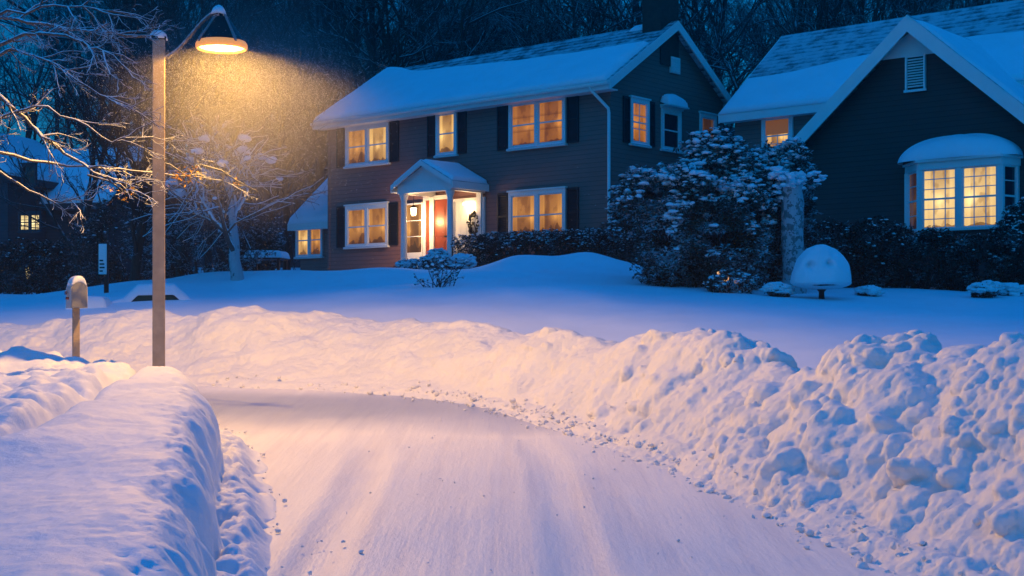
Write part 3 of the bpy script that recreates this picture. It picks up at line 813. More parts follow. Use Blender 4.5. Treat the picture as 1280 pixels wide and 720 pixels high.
# corner boards, frieze, gutter, downspout
m = MB()
m.box(-.10, .012, -.022, -.002, .18, ZE - .12); m.box(.0, .022, -.02, .10, .18, ZE - .12)
m.build('corner_board', M['siding'], R1)
m = MB(); m.box(-L - .012, -L + .09, -.022, -.002, .18, ZE - .12); m.build('corner_board', M['siding'], R1)
m = MB(); m.box(-L, 0, -.03, -.003, ZE - .30, ZE - .06); m.build('frieze_board', M['trim'], R1)
m = MB(); gy = -.42 - .05; zg = ZE - .29 + .02
m.tube([(-L - .28, gy - .03, zg), (.28, gy - .03, zg)], .062, 8); m.build('gutter', M['trim'], R1, True)
m = MB()
m.tube([(-.35, gy - .03, zg - .02), (-.33, gy, zg - .12), (-.02, -.07, zg - .62), (.0, -.07, zg - .75), (.0, -.07, .1), (.06, -.2, -.02)], .045, 8); m.build('downspout', M['trim'], R1, True)
# windows on the front
def frect(px0, px1, pyt, pyb, fr=H1, y=0):
    x0, _ = fr.front(px0, 300, y); x1, _ = fr.front(px1, 300, y); pm = (px0 + px1) / 2
    return x0, x1, fr.front(pm, pyb, y)[1], fr.front(pm, pyt, y)[1]
def srect(px0, px1, pyt, pyb, fr=H1, x=0):
    y0, _ = fr.side(px0, 300, x); y1, _ = fr.side(px1, 300, x); pm = (px0 + px1) / 2
    return y0, y1, fr.side(pm, pyb, x)[1], fr.side(pm, pyt, x)[1]
GA, GO, GY, GD = M['glow_amber'], M['glow_orange'], M['glow_yellow'], M['glow_dim']
for (rc, gl, n, mu, sh) in [((433, 487, 156, 206), [GA, GY], 2, (0, 0), .40), ((546, 572, 138, 194), GY, 1, (0, 0), .34), ((637, 708, 123, 183), [GO, GO], 2, (0, 0), .42),
                            ((433, 486, 256, 308), [GA, GA], 2, (0, 0), .40), ((637, 708, 238, 298), [GA, GA], 2, (0, 0), .42)]:
    x0, x1, z0, z1 = frect(*rc)
    window(R1, x0, x1, z0, z1, -.004, 0, gl, n, mu)
    shutter(R1, x0 - sh - .04, x0 - .04, z0, z1, -.003); shutter(R1, x1 + .04, x1 + .04 + sh, z0, z1, -.003)
# gable end windows
y0, y1, z0, z1 = srect(787, 810, 124, 181); window(R1, y0, y1, z0, z1, .004, 0, GO, 1, (1, 2), side=True); shutter(R1, y0 - .34, y0 - .03, z0, z1, .003, True); shutter(R1, y1 + .03, y1 + .3, z0, z1, .003, True)
y0, y1, z0, z1 = srect(826, 850, 137, 188); wd = window(R1, y0, y1, z0, z1, .004, 0, M['glass_dark'], 1, (0, 1), side=True)
Pf = lambda A, R, H: np.stack([A, -.30 + .30 * R, z1 - z0 + .06 + .12 * R + H * (1.2 - .5 * np.abs(A))], -1)
m = MB(); m.box(-(y1 - y0) / 2 - .05, (y1 - y0) / 2 + .05, -.30, .0, z1 - z0 + .052, z1 - z0 + .09); m.build('hood', M['trim'], wd)
snow_sheet('hood_snow', Pf, -(y1 - y0) / 2 - .04, (y1 - y0) / 2 + .04, 0, 1, .26, .2, 20, 10, wd, rl=.5, seed=4)
y0, y1, z0, z1 = srect(874, 894, 143, 187); window(R1, y0, y1, z0, z1, .004, 0, GD, 1, (0, 1), side=True)
y0, y1, z0, z1 = srect(773, 800, 238, 290); window(R1, y0, y1, z0, z1, .004, 0, M['glow_dim'], 1, (0, 0), side=True)
y0, y1, z0, z1 = srect(837, 848, 72, 92); m = MB(); m.box(.0, .07, y0, y1, z0, z1)
for k in range(6): m.box(.07, .09, y0 + .03, y1 - .03, z0 + .04 + k * (z1 - z0 - .05) / 6, z0 + .06 + k * (z1 - z0 - .05) / 6)
m.build('attic_vent', M['trim'], R1)
# chimney through the ridge at the gable end
m = MB(); cy0, _ = H1.side(816, 10, -.5); m.box(-.62, -.06 + .1, D1 / 2 - .52, D1 / 2 + .42, ZR - 1.2, ZR + 2.3)
m.box(-.68, .10, D1 / 2 - .58, D1 / 2 + .48, ZR + 2.05, ZR + 2.2)
m.build('chimney', M['brick'], R1)

# --- left wing of the house
wx1 = -L; wx0 = -L - 2.6; wy0, wy1 = 1.0, 5.0
wz = H1.front(400, 272, wy0)[1]
walls(R1, wx0, wx1 - .002, wy0, wy1, -1, wz, wz + 1.6, M['siding'], name='wing_wall')
r, sl2, a0, a1 = gable_roof(R1, wx0, wx1 - .32, wy0, wy1, wz, wz + 1.75, .3, M['shingle'], M['trim'], 'x', th=.1, rake=.12, name='wing_roof', ovg=.3)
snow_sheet('wing_roof_snow', sl2(-1), a0, a1, -.01, 1, .16, .14, 40, 20, R1, seed=6, rl=2.8)
x0, x1, z0, z1 = frect(371, 404, 278, 321, y=wy0)
window(R1, x0, x1, z0, z1, wy0 - .004, 0, [GY, GA], 2, (0, 0), casing=.08)

# --- portico
dp = 1.5
pxl, zt = H1.front(495, 240, -dp); pxr, _ = H1.front(566, 240, -dp)
zt = H1.front(530, 240, -dp)[1]; zf = H1.front(530, 334, -dp)[1]; zap = H1.front(527, 199, -dp)[1]; zc = H1.front(530, 229, -dp)[1]
m = MB(); m.box(pxl + .1, pxr - .1, -dp - .12, -.05, -1.0, zf); m.box(pxl + .2, pxr - .2, -dp - .5, -dp - .13, -1, zf - .16); m.build('porch_step', M['brick'], R1)
colr = .10
for (cx, cy) in ((pxl + .22, -dp + .12), (pxr - .22, -dp + .12)):
    m = MB(); m.lathe((cx, cy, 0), [(colr * 1.5, zf), (colr * 1.5, zf + .08), (colr * 1.1, zf + .10), (colr * 1.05, zf + .16), (colr, zf + .2), (colr * .86, zt - .2), (colr * 1.0, zt - .16), (colr * 1.35, zt - .06), (colr * 1.4, zt)], 20)
    m.build('column', M['trim'], R1, True)
for cx in (pxl + .2, pxr - .2):
    m = MB(); m.box(cx - .09, cx + .09, -.16, -.07, zf, zt); m.build('pilaster', M['trim'], R1)
m = MB(); m.box(pxl + .06, pxr - .06, -dp, -dp + .22, zt + .002, zc); m.box(pxl + .06, pxl + .24, -dp + .22, -.01, zt + .002, zc - .003); m.box(pxr - .24, pxr - .06, -dp + .22, -.01, zt + .002, zc - .003)
m.box(pxl + .24, pxr - .24, -dp + .22, -.01, zc - .08, zc - .05)
m.build('entablature', M['trim'], R1)
xm = (pxl + pxr) / 2
m = MB(); m.prism([(pxl + .04, zc + .003), (pxr - .04, zc + .003), (xm, zap - .16)], -dp + .03, -dp + .10); m.build('pediment', M['trim'], R1)
r, sl3, a0, a1 = gable_roof(R1, pxl + .04, pxr - .04, -dp, -.03, zc, zap - .12, .12, M['shingle'], M['trim'], 'y', th=.07, rake=.09, name='porch_roof', ovg=.12, back=False)
for sg in (-1, 1): snow_sheet('porch_roof_snow', sl3(sg), a0 + .02, a1, 0, 1.0, .09, .09, 30, 20, R1, seed=8 + sg, rl=1.4)
# lit entry surround: white panelling, door, sidelights
sx0 = pxl + .1; sx1 = H1.front(607, 300, 0)[0]; ztop = H1.front(600, 248, 0)[1]
m = MB(); m.box(sx0, sx1, -.05, -.006, zf - .25, ztop)
nb = 9
for k in range(nb + 1):
    xx = sx0 + (sx1 - sx0) * k / nb; m.box(xx - .012, xx + .012, -.056, -.051, zf - .2, ztop - .08)
m.box(sx0, sx1 + .04, -.10, -.051, ztop - .07, ztop + .03); m.box(sx1 - .08, sx1, -.09, -.069, zf - .25, ztop - .071)
m.build('entry_panelling', M['trim'], R1)
dx0, dx1 = H1.front(536, 300, 0)[0], H1.front(536, 300, 0)[0] + .92
m = MB(); m.box(dx0 - .12, dx0, -.14, -.075, zf, zf + 2.15); m.box(dx1, dx1 + .12, -.14, -.075, zf, zf + 2.15); m.box(dx0 - .12, dx1 + .12, -.14, -.075, zf + 2.152, zf + 2.28)
m.build('door_frame', M['trim'], R1)
m = MB(); m.box(dx0 + .002, dx1 - .002, -.11, -.075, zf + .02, zf + 2.14)
for (za, zb) in ((.18, .85), (1.0, 1.95)):
    for (xa, xb) in ((.12, .42), (.50, .80)): m.box(dx0 + xa, dx0 + xb, -.122, -.111, zf + za, zf + zb)
d_ = m.build('door', M['door'], R1); m = MB(); m.tube([(dx0 + .85, -.12, zf + 1.0), (dx0 + .85, -.17, zf + 1.0)], .03, 8); m.build('handle', M['iron'], d_, True)
m = MB(); kx0 = H1.front(511, 300, 0)[0]; kx1 = dx0 - .2
m.box(kx0, kx1, -.09, -.075, zf + .55, zf + 2.05); m.build('sidelight', M['glow_amber'], R1)
m = MB(); m.box(kx0 - .05, kx0 - .001, -.13, -.075, zf, zf + 2.1); m.box(kx1 + .001, kx1 + .05, -.13, -.075, zf, zf + 2.1); m.box(kx0, kx1, -.128, -.075, zf + 2.052, zf + 2.1); m.box(kx0, kx1, -.128, -.075, zf, zf + .548)
for k in (1, 2): m.box(kx0, kx1, -.11, -.091, zf + .55 + k * .5 - .012, zf + .55 + k * .5 + .012)
m.build('sidelight_frame', M['trim'], R1)
# railing right of the porch
m = MB(); rz0 = zf + .75
m.tube([(pxr - .2, -dp + .1, rz0), (sx1, -dp + .1, rz0)], .02, 6)
for k in range(9): xx = pxr - .15 + (sx1 - pxr + .1) * k / 8; m.tube([(xx, -dp + .1, rz0), (xx, -dp + .1, zf - .6)], .012, 5)
m.build('railing', M['iron'], R1)
# porch lantern (top-level)
def H1w(x, y, z): return H1.P0 + H1.u * x + H1.v * y + Vector((0, 0, z))
lx, lz = H1.front(517, 263, -.7)
ln = empty('hanging_lantern', H1w(lx, -.7, lz - .15), RZ); tag(ln, 'bright glass lantern hanging under the porch roof left of the red door', 'lantern')
m = MB(); m.tube([(0, 0, .28), (0, 0, zc - .08 - lz + .15)], .008, 6); m.build('chain', M['iron'], ln)
m = MB(); m.lathe((0, 0, 0), [(.0, .33), (.03, .3), (.12, .24), (.125, .225), (0, .225)], 8); m.lathe((0, 0, 0), [(0, -.02), (.085, -.02), (.085, .0), (0, .0)], 8)
for k in range(4): a = PI / 4 + k * PI / 2; m.tube([(.085 * math.cos(a), .085 * math.sin(a), -.01), (.105 * math.cos(a), .105 * math.sin(a), .23)], .006, 4)
m.build('lantern_frame', M['iron'], ln)
m = MB(); m.lathe((0, 0, 0), [(0.001, .003), (.07, .003), (.09, .22), (0.001, .222)], 16); m.build('glass', M['lantern_glass'], ln, True)
def point(name, loc, energy, col, rad, falloff=None):
    l = bpy.data.lights.new(name, 'POINT'); l.energy = energy; l.color = col; l.shadow_soft_size = rad
    if falloff:
        l.use_nodes = True; t = l.node_tree; em = t.nodes.get('Emission') or t.nodes.new('ShaderNodeEmission')
        fo = t.nodes.new('ShaderNodeLightFalloff'); fo.inputs['Strength'].default_value = 1; fo.inputs['Smooth'].default_value = 0
        t.links.new(fo.outputs[falloff], em.inputs['Strength'])
    o = bpy.data.objects.new(name, l); COL.objects.link(o); o.location = loc; return o
pl = point('lantern_light', (0, -.02, -.14), 130, (1, .60, .25), .06); pl.parent = ln
m = MB(); m.box(sx1 - .75, sx1 - .35, -.20, -.105, ztop - .20, ztop - .10); fx = m.build('entry_light', mat_emit('entry_light_glass', (1, .70, .34), 9), R1, False, .01)
pl2 = point('entry_light_lamp', (sx1 - .55, -.30, ztop - .30), 20, (1, .62, .27), .06); pl2.parent = R1
# wall ornament on the lit panelling
ox, oz = H1.front(593, 280, -.12)
orn = empty('wreath', H1w(ox, -.14, oz), RZ); tag(orn, 'dark round wreath with a loose bow on the lit panelling right of the porch', 'wreath')
rngw = np.random.default_rng(3); pos = []; rad = []
for k in range(260):
    a = rngw.uniform(0, 2 * PI); q = rngw.normal(0, .028); pos.append(((.22 + q) * math.cos(a) * .85, rngw.normal(0, .03), (.30 + q) * math.sin(a))); rad.append(rngw.uniform(.02, .038))
scatter_blobs('greenery', pos, rad, M['iron'], 1, (1, .5, 1), .6, orn, 3)
m = MB(); m.box(-.05, .05, -.05, -.02, -.02, .06); m.tube([(-.01, -.04, 0), (-.10, -.05, -.09), (-.13, -.03, -.30)], .022, 6); m.tube([(.01, -.04, 0), (.09, -.05, -.09), (.12, -.03, -.27)], .022, 6); m.build('bow', M['iron'], orn, True)

# ================================================================== house 2: right, cross-gabled
A2 = (9.86, 33.0, 2.35)
H2 = Frame('gabled_house', A2, RZ); R2 = H2.root
tag(R2, 'dark brown house with a wide white-edged front gable and a lit snow-capped bay window', 'house')
gh = 3.15; ez = 3.75; rz2 = 6.55   # gable half width, eave and ridge heights (local)
walls(R2, -gh, gh, 0, 6, -1, ez - .12, rz2 - .15, M['siding2'], ridge='y')
walls(R2, -6.4, 7.5, 2.2, 8.8, -1, 5.2, 7.75, M['siding'], ridge='x', name='main_wall')
r, slg, a0, a1 = gable_roof(R2, -gh, gh, 0, 4.4, ez, rz2, .34, M['shingle2'], M['trim'], 'y', th=.12, rake=.30, ovg=.40, back=False)
for sg in (-1, 1): snow_sheet('gable_snow', slg(sg), a0 + .06, a1, .0, .93 if sg < 0 else .96, .07, .1, 40, 30, R2, seed=20 + sg, rl=4.4)
r, slm, b0, b1 = gable_roof(R2, -6.4, 7.5, 2.2, 8.8, 5.35, 7.9, .35, M['shingle2'], M['trim'], 'x', th=.12, rake=.18, ovg=.3, name='main_roof')
def top2(a):
    t = a - b0; Q = np.stack([a, 0 * a, 0 * a + 4], 1)
    return np.where(a < -1, .40 + .12 * smooth01((t - .5) / 3.5) + .02 * fbm(Q, 1.5, 7, 3), .55 + .06 * smooth01((a - 1) / 3) + .03 * fbm(Q, 2, 7, 3))
snow_sheet('main_roof_snow', slm(-1), b0 + .02, b1, -.015, .5, .12, .18, 110, 30, R2, top=top2, seed=23, rl=4.3)
# gable vent with pale infill panel above
x0, x1, z0, z1 = frect(1133, 1158, 70, 112, H2)
m = MB(); w_ = (x1 - x0) / 2; xc = (x0 + x1) / 2
bk = MB(); bk.box(x0 + .045, x1 - .045, -.03, -.004, z0 + .03, z1 - .03); bk.build('vent_opening', M['shutter'], R2)
m.box(x0, x0 + .045, -.09, -.004, z0, z1); m.box(x1 - .045, x1, -.09, -.004, z0, z1); m.box(x0 + .045, x1 - .045, -.088, -.004, z1 - .03, z1)
for k in range(11): zz = z0 + .05 + k * (z1 - z0 - .1) / 11; m.add([(x0 + .05, -.085, zz), (x1 - .05, -.085, zz), (x1 - .05, -.04, zz + .05), (x0 + .05, -.04, zz + .05)], [(0, 1, 2, 3)])
m.box(x0 - .03, x1 + .03, -.10, -.052, z0 - .06, z0 - .002)
m.build('gable_vent', M['trim'], R2)
hh = rz2 - .15 - z1; m = MB(); kk = gh / (rz2 - ez) * 1.45
m.prism([(-hh * kk, z1 + .004), (hh * kk, z1 + .004), (0, rz2 - .2)], -.045, -.005); m.build('gable_panel', M['trim'], R2)
# cornice returns, corner boards
for sg in (-1, 1):
    m = MB()
    xa = sg * (gh + .36); xb = sg * (gh - .28)
    m.prism([(xa, ez - .72), (xb, ez - .72), (xb, ez - .05), (sg * (gh + .05), ez - .04), (xa, ez - .34)], -.42, -.005)
    m.build('cornice_return', M['trim'], R2)
# bay window
bx0 = H2.front(1122, 280, -.55)[0]; bx1 = H2.front(1262, 280, -.55)[0]
zs = H2.front(1200, 285, -.6)[1]; zt2 = H2.front(1190, 210, -.6)[1]; zh = H2.front(1190, 199, -.6)[1]
bd = .62; inl = H2.front(1150, 280, -.62)[0] - bx0; inr = max(.12, bx1 - H2.front(1251, 280, -.62)[0])
bay = empty('bay_window', (0, 0, 0)); bay.parent = R2
def bay_ring(m, off, z0, z1, inner=.0):
    pl = [(bx0 - off, -.004), (bx0 + inl - off * .5, -bd - off), (bx1 - inr + off * .5, -bd - off), (bx1 + off, -.004)]
    vs = [(x, y, z0) for x, y in pl] + [(x, y, z1) for x, y in pl]
    m.add(vs, [(3, 2, 1, 0), (4, 5, 6, 7)] + [(i, (i + 1) % 4, (i + 1) % 4 + 4, i + 4) for i in range(4)])
m = MB(); bay_ring(m, .0, -.9, zs - .06); m.build('bay_base', M['siding2'], bay)
m = MB(); bay_ring(m, .07, zs - .058, zs + .0); bay_ring(m, .06, zt2, zh - .04); bay_ring(m, .12, zh - .038, zh + .02)
def post(m, x, y, r=.07): m.box(x - r, x + r, y - r * .6, y + r, zs, zt2 - .001)
for x, y in ((bx0 + .04, -.06), (bx0 + inl, -bd), (bx1 - inr, -bd), (bx1 - .04, -.06), ((bx0 + inl + bx1 - inr) / 2, -bd)): post(m, x, y)
m.build('bay_frame', M['trim'], bay)
def bay_pane(p, q, glow, nx, nz):
    p, q = Vector((*p, 0)), Vector((*q, 0)); d = (q - p); Ln = d.length; ang = math.atan2(d.y, d.x)
    o = empty('sash', (p.x, p.y, zs)); o.parent = bay
    m = MB(); h = zt2 - zs
    m.box(.07, Ln - .07, .02, .03, .02, h - .02); pane = m.build('pane', glow, bay); pane.location = (p.x, p.y, zs); pane.rotation_euler = (0, 0, ang)
    bpy.data.objects.remove(o)
    m = MB(); f = .04; a, b = .07, Ln - .07
    m.box(a, a + f, -.02, .015, .0, h); m.box(b - f, b, -.02, .015, 0, h); m.box(a + f, b - f, -.019, .015, 0, f); m.box(a + f, b - f, -.019, .015, h - f, h - .002)
    m.box(a + f, b - f, -.018, .016, h * .5 - .022, h * .5 + .022)
    for k in range(1, nx + 1): xx = a + (b - a) * k / (nx + 1); m.box(xx - .011, xx + .011, -.008, .014, f, h - f)
    for k in range(1, nz + 1):
        zz = h * k / (nz + 1)
        if abs(zz - h / 2) > .05: m.box(a + f, b - f, -.0075, .0135, zz - .011, zz + .011)
    s = m.build('sash', M['trim'], bay); s.location = (p.x, p.y, zs); s.rotation_euler = (0, 0, ang)
xm2 = (bx0 + inl + bx1 - inr) / 2
bay_pane((bx0, 0), (bx0 + inl, -bd), M['glow_dim'], 0, 3)
bay_pane((bx0 + inl, -bd), (xm2, -bd), M['glow_bay'], 2, 5)
bay_pane((xm2, -bd), (bx1 - inr, -bd), M['glow_bay'], 2, 5)
bay_pane((bx1 - inr, -bd), (bx1, 0), M['glass_dark'], 0, 3)
# unseen dark core, not a curtain, added to stop light leaking through the bay
m = MB(); m.add([(bx0 + .05, 0, zs), (bx0 + inl, -bd + .06, zs), (bx1 - inr, -bd + .06, zs), (bx1 - .05, 0, zs), (bx0 + .05, 0, zt2), (bx0 + inl, -bd + .06, zt2), (bx1 - inr, -bd + .06, zt2), (bx1 - .05, 0, zt2)],
                [(0, 1, 5, 4), (1, 2, 6, 5), (2, 3, 7, 6)]); m.build('curtain', M['siding2'], bay)
# domed snow on the bay roof
xc = (bx0 + bx1) / 2; hw = (bx1 - bx0) / 2 + .12
nA, nB = 40, 16; V = []
for i in range(nA):
    th_ = PI * i / (nA - 1)
    for j in range(nB):
        q = j / (nB - 1); ph = q * PI / 2
        ex = math.copysign(abs(math.cos(th_)) ** .7, math.cos(th_)); ey = math.sin(th_) ** .55
        rr = math.cos(ph) ** .8 if j < nB - 1 else 0
        V.append((xc - ex * hw * rr, -.006 - ey * (bd + .14) * rr, zh + .022 + .60 * math.sin(ph) ** 1.15 * (1 + .04 * math.sin(5 * th_))))
mesh_np('bay_roof_snow', V, quads=grid_quads(nA, nB), mat=M['snow_soft'], parent=bay)
# upper window on the recessed main wall
x0, x1, z0, z1 = frect(953, 992, 143, 193, H2, 2.2)
w2 = window(R2, x0, x1, z0, z1, 2.196, 0, GY, 1, (1, 3), casing=.13)
m = MB(); m.box(-(x1 - x0) / 2 + .14, (x1 - x0) / 2 - .14, -.0555, -.0385, (z1 - z0) * .5, (z1 - z0) - .16); m.build('roller_blind', mat_emit('brown_roller_blind', (.42, .13, .03), .35), w2)
m = MB(); m.tube([(-3.6, 2.1, -1), (-3.6, 2.1, 5.1)], .05, 8); m.build('downspout', M['trim'], R2, True)

# ================================================================== house 3: far left
H3 = Frame('far_house', (-21.6, 54.0, 2.5), math.radians(-16)); R3 = H3.root
tag(R3, 'distant dark house at the far left with one small bright window and blue snowy roof', 'house')
walls(R3, -4.5, 1.6, 0, 8, -1.2, 4.9, 6.9, M['siding3'], ridge='y')
walls(R3, -9, 4.55, 2.5, 8.5, -1.2, 4.0, 6.3, M['siding3'], ridge='x', name='main_wall')
r, s_g, a0, a1 = gable_roof(R3, -4.5, 1.6, 0, 6, 4.9, 6.95, .3, M['shingle'], M['siding3'], 'y', ovg=.3, rake=.12, back=False)
for sg in (-1, 1): snow_sheet('gable_snow', s_g(sg), a0, a1, 0, 1, .15, .15, 30, 20, R3, seed=30 + sg, rl=3.8)
r, s_m, a0, a1 = gable_roof(R3, -9, 4.55, 2.5, 8.5, 4.1, 6.5, .4, M['shingle'], M['siding3'], 'x', ovg=.3, name='main_roof')
snow_sheet('main_roof_snow', s_m(-1), a0, a1, -.01, .97, .18, .15, 60, 20, R3, seed=33, rl=4.2)
m = MB(); m.box(1.65, 4.5, 2.1, 2.4, 3.0, 3.1)
def win3(px0, px1, pt, pb, y, gl, n=2, mu=(1, 2)):
    x0, x1, z0, z1 = frect(px0, px1, pt, pb, H3, y); window(R3, x0, x1, z0, z1, y - .004, 0, gl, n, mu, casing=.06, sill_snow=False, trim=M['siding3'])
win3(24, 52, 266, 289, 0, M['glow_small'], 2, (1, 2))
win3(20, 41, 331, 351, 0, [M['glow_blue'], M['glow_small']], 2, (0, 0))
win3(28, 46, 205, 232, 0, M['glass_dark'], 1, (0, 1))

# ================================================================== lamp post
LP = at(198.5, 460, 15.0)
lamp = empty('street_lamp', (LP.x, LP.y, LP.z - .35)); tag(lamp, 'tall wooden lamp post with lit cone shade on curved arm, in the near-left snowbank', 'street lamp')
ztop = at(198, 50, 15.0).z - lamp.location.z
m = MB(); hw = .068
Mr = Matrix.Rotation(math.radians(14), 4, 'Z')
m.box(-hw, hw, -hw, hw, -.4, ztop, Mr); m.build('post', M['post'], lamp, False, .008)
m = MB(); m.box(-hw - .012, hw + .012, -hw - .012, hw + .012, ztop + .001, ztop + .03, Mr); m.build('post_cap', M['dark_metal'], lamp, False, .005)
Pf = lambda A, R, H: np.stack([A, R, ztop + .028 + H], -1)
o = snow_sheet('cap_snow', Pf, -.08, .08, -.08, .08, .07, .06, 14, 14, lamp, rl=1)
hx = (277 - 198.5) / F * 15; zsh = at(0, 21, 15).z - lamp.location.z; zkn = at(0, 14, 15).z - lamp.location.z; zrim = at(0, 62, 15).z - lamp.location.z
p0 = Vector((hw, 0, at(0, 72, 15).z - lamp.location.z)); p1 = Vector((hx - .04, 0, zkn))
def arc(off):
    pts = []
    for k in range(25):
        t = k / 24; q = Vector((p0.x + (p1.x - p0.x) * t, 0, p0.z + (p1.z - p0.z) * (.25 * t + .75 * t * t * (3 - 2 * t))))
        tw = t * 2 * PI * 6 + off; q += Vector((.4, .6, .9)).normalized() * math.cos(tw) * .026 + Vector((0, 1, 0)) * math.sin(tw) * .026
        pts.append(q)
    return pts
m = MB(); m.tube(arc(0), .017, 6); m.tube(arc(PI), .017, 6); m.build('arm', M['bark_plastered'], lamp, True)
hs = zsh - zrim; rb = .262
m = MB()
m.tube([(hx - .04, 0, zkn + .01), (hx - .01, 0, zkn - .01), (hx, 0, zsh - .01)], .022, 8)
prof = [(.06, zsh + .0), (.085, zsh - .02), (rb * .98, zrim + .10), (rb, zrim + .10), (rb, zrim + .02), (rb - .012, zrim + .02), (rb - .015, zrim + .09), (.06, zsh - .05), (.0005, zsh - .055)]
m.lathe((hx, 0, 0), [(.0005, zsh + .001)] + prof, 28); m.build('shade', M['dark_metal'], lamp, True)
m = MB(); m.lathe((hx, 0, 0), [(rb + .004, zrim + .085), (rb + .022, zrim + .06), (rb + .022, zrim + .02), (rb + .004, zrim + .0), (rb - .006, zrim + .018)], 28); m.build('rim', M['rim'], lamp, True)
m = MB(); m.lathe((hx, 0, 0), [(rb - .016, zrim + .024), (rb - .02, zrim + .09), (.07, zsh - .07), (.0005, zsh - .075)], 28); m.build('reflector', M['trim'], lamp, True)
m = MB()
for k in range(4):
    a = math.radians(14 + 90 * k + 30); c, s_ = math.cos(a), math.sin(a)
    m.tube([(hx + c * .07, s_ * .07, zsh + .01), (hx + c * (rb + .03), s_ * (rb + .03), zrim + .06)], [.014, .02], 5)
m.build('strap', M['grey_plastic'], lamp)
m = MB(); m.tube([(hx + .11 * math.cos(2 * PI * k / 24), .11 * math.sin(2 * PI * k / 24), zrim + .155) for k in range(25)], .018, 8)
bulb = m.build('bulb', M['bulb'], lamp, True)
Pf = lambda A, R, H: np.stack([hx - .03 + A, R, zkn + .02 - .5 * np.sqrt(A * A + R * R) + H], -1)
snow_sheet('shade_snow', Pf, -.07, .07, -.07, .07, .05, .05, 14, 14, lamp, rl=1)
LAMP_LIGHT = point('lamp_light', (hx, 0, zrim + .083), 370, (1, .51, .08), .026, 'Linear'); LAMP_LIGHT.parent = lamp
LAMP_POS = Vector((LP.x + hx, LP.y, lamp.location.z + zrim))

# ------------------------------------------------------------------ mailbox
mbp = at(95, 457, 16.2); mbox = empty('mailbox', (mbp.x, mbp.y, mbp.z - .2), math.radians(25))
tag(mbox, 'pale arched mailbox with snow on it, on a thin wooden post left of the lamp', 'mailbox')
zt_ = at(0, 385, 16.2).z - mbox.location.z
m = MB(); m.box(-.04, .04, -.04, .04, -.3, zt_ + .0); m.build('post', M['post'], mbox, False, .006)
def arch(w, h, n=10): return [(-w / 2, 0), (w / 2, 0)] + [(w / 2 * math.cos(PI * k / n), h - w / 2 + w / 2 * math.sin(PI * k / n)) for k in range(n + 1)]
m = MB(); m.prism(arch(.19, .32), -.30, .18); m.v = [(p[0], p[1], p[2] + zt_) for p in m.v]; bo = m.build('box', M['mailbox'], mbox)
m = MB(); m.prism(arch(.17, .29), -.325, -.301); m.v = [(p[0], p[1], p[2] + zt_ + .01) for p in m.v]; m.build('door', M['grey_plastic'], mbox)
Pf = lambda A, R, H: np.stack([R, A, zt_ + .32 - 6 * R * R + H], -1)
snow_sheet('snow_cap', Pf, -.31, .17, -.085, .085, .06, .06, 24, 14, mbox, rl=1)
m = MB(); m.box(-.13, -.096, -.12, -.08, zt_ + .1, zt_ + .13); m.box(-.125, -.115, -.10, .06, zt_ + .16, zt_ + .2); m.build('flag', M['door'], mbox)

# ------------------------------------------------------------------ trees
def grow(rngt, start, dirv, length, radius, levels, nchild, wander=.18, trop=.12, sub=6, spread=(.5, 1.0), shrink=.55, minr=.003, kids_from=.25, out=None, lvl=0, sides=(8, 5, 4, 3, 3)):
    """recursive branches; out[lvl] collects (points, radii, sides)"""
    if out is None: out = {}
    p = Vector(start); d = Vector(dirv).normalized(); n = max(2, sub - lvl)
    pts = [p.copy()]; rs = [radius]; ds = [d.copy()]
    for i in range(n):
        d = (d + Vector((rngt.gauss(0, wander), rngt.gauss(0, wander), rngt.gauss(0, wander) + trop))).normalized()
        p = p + d * length / n; pts.append(p.copy()); rs.append(max(minr, radius * (1 - .78 * (i + 1) / n))); ds.append(d.copy())
    out.setdefault(lvl, []).append((pts, rs, sides[min(lvl, len(sides) - 1)]))
    if lvl < levels:
        k = nchild[min(lvl, len(nchild) - 1)]
        for c in range(k):
            t = kids_from + (1 - kids_from) * (c + rngt.random()) / k; f_ = t * n; i = min(n - 1, int(f_)); q = pts[i].lerp(pts[i + 1], f_ - i)
            ax = ds[i]; az = rngt.uniform(0, 2 * PI); ref = Vector((0, 0, 1)) if abs(ax.z) < .9 else Vector((1, 0, 0))
            a = ax.cross(ref).normalized(); b = ax.cross(a)
            an = rngt.uniform(*spread); nd = ax * math.cos(an) + (a * math.cos(az) + b * math.sin(az)) * math.sin(an)
            r_ = rs[i] * rngt.uniform(.5, .75)
            grow(rngt, q, nd, length * shrink * (1.15 - .5 * t) * rngt.uniform(.75, 1.2), r_, levels, nchild, wander * 1.1, trop * .8, sub, spread, shrink, minr, .15, out, lvl + 1, sides)
    return out
def tubes(name, items, mat, parent=None, smooth=True):
    V = []; Q = []; n0 = 0
    for pts, rs, n in items:
        P = np.array([p[:] for p in pts]); T = np.gradient(P, axis=0); T /= np.linalg.norm(T, axis=1, keepdims=True) + 1e-9
        ref = np.array([0, 0, 1.]) if abs(T[0, 2]) < .9 else np.array([1., 0, 0])
        A = np.cross(T, ref); A /= np.linalg.norm(A, axis=1, keepdims=True) + 1e-9; B = np.cross(T, A)
        an = np.arange(n) * 2 * PI / n
        R = P[:, None] + (A[:, None] * np.cos(an)[None, :, None] + B[:, None] * np.sin(an)[None, :, None]) * np.array(rs)[:, None, None]
        V.append(R.reshape(-1, 3)); k = len(P)
        a = np.arange(n); b = (a + 1) % n
        for i in range(k - 1): Q.append(np.stack([n0 + i * n + a, n0 + i * n + b, n0 + (i + 1) * n + b, n0 + (i + 1) * n + a], 1))
        n0 += k * n
    return mesh_np(name, np.concatenate(V), quads=np.concatenate(Q), mat=mat, parent=parent, smooth=smooth)
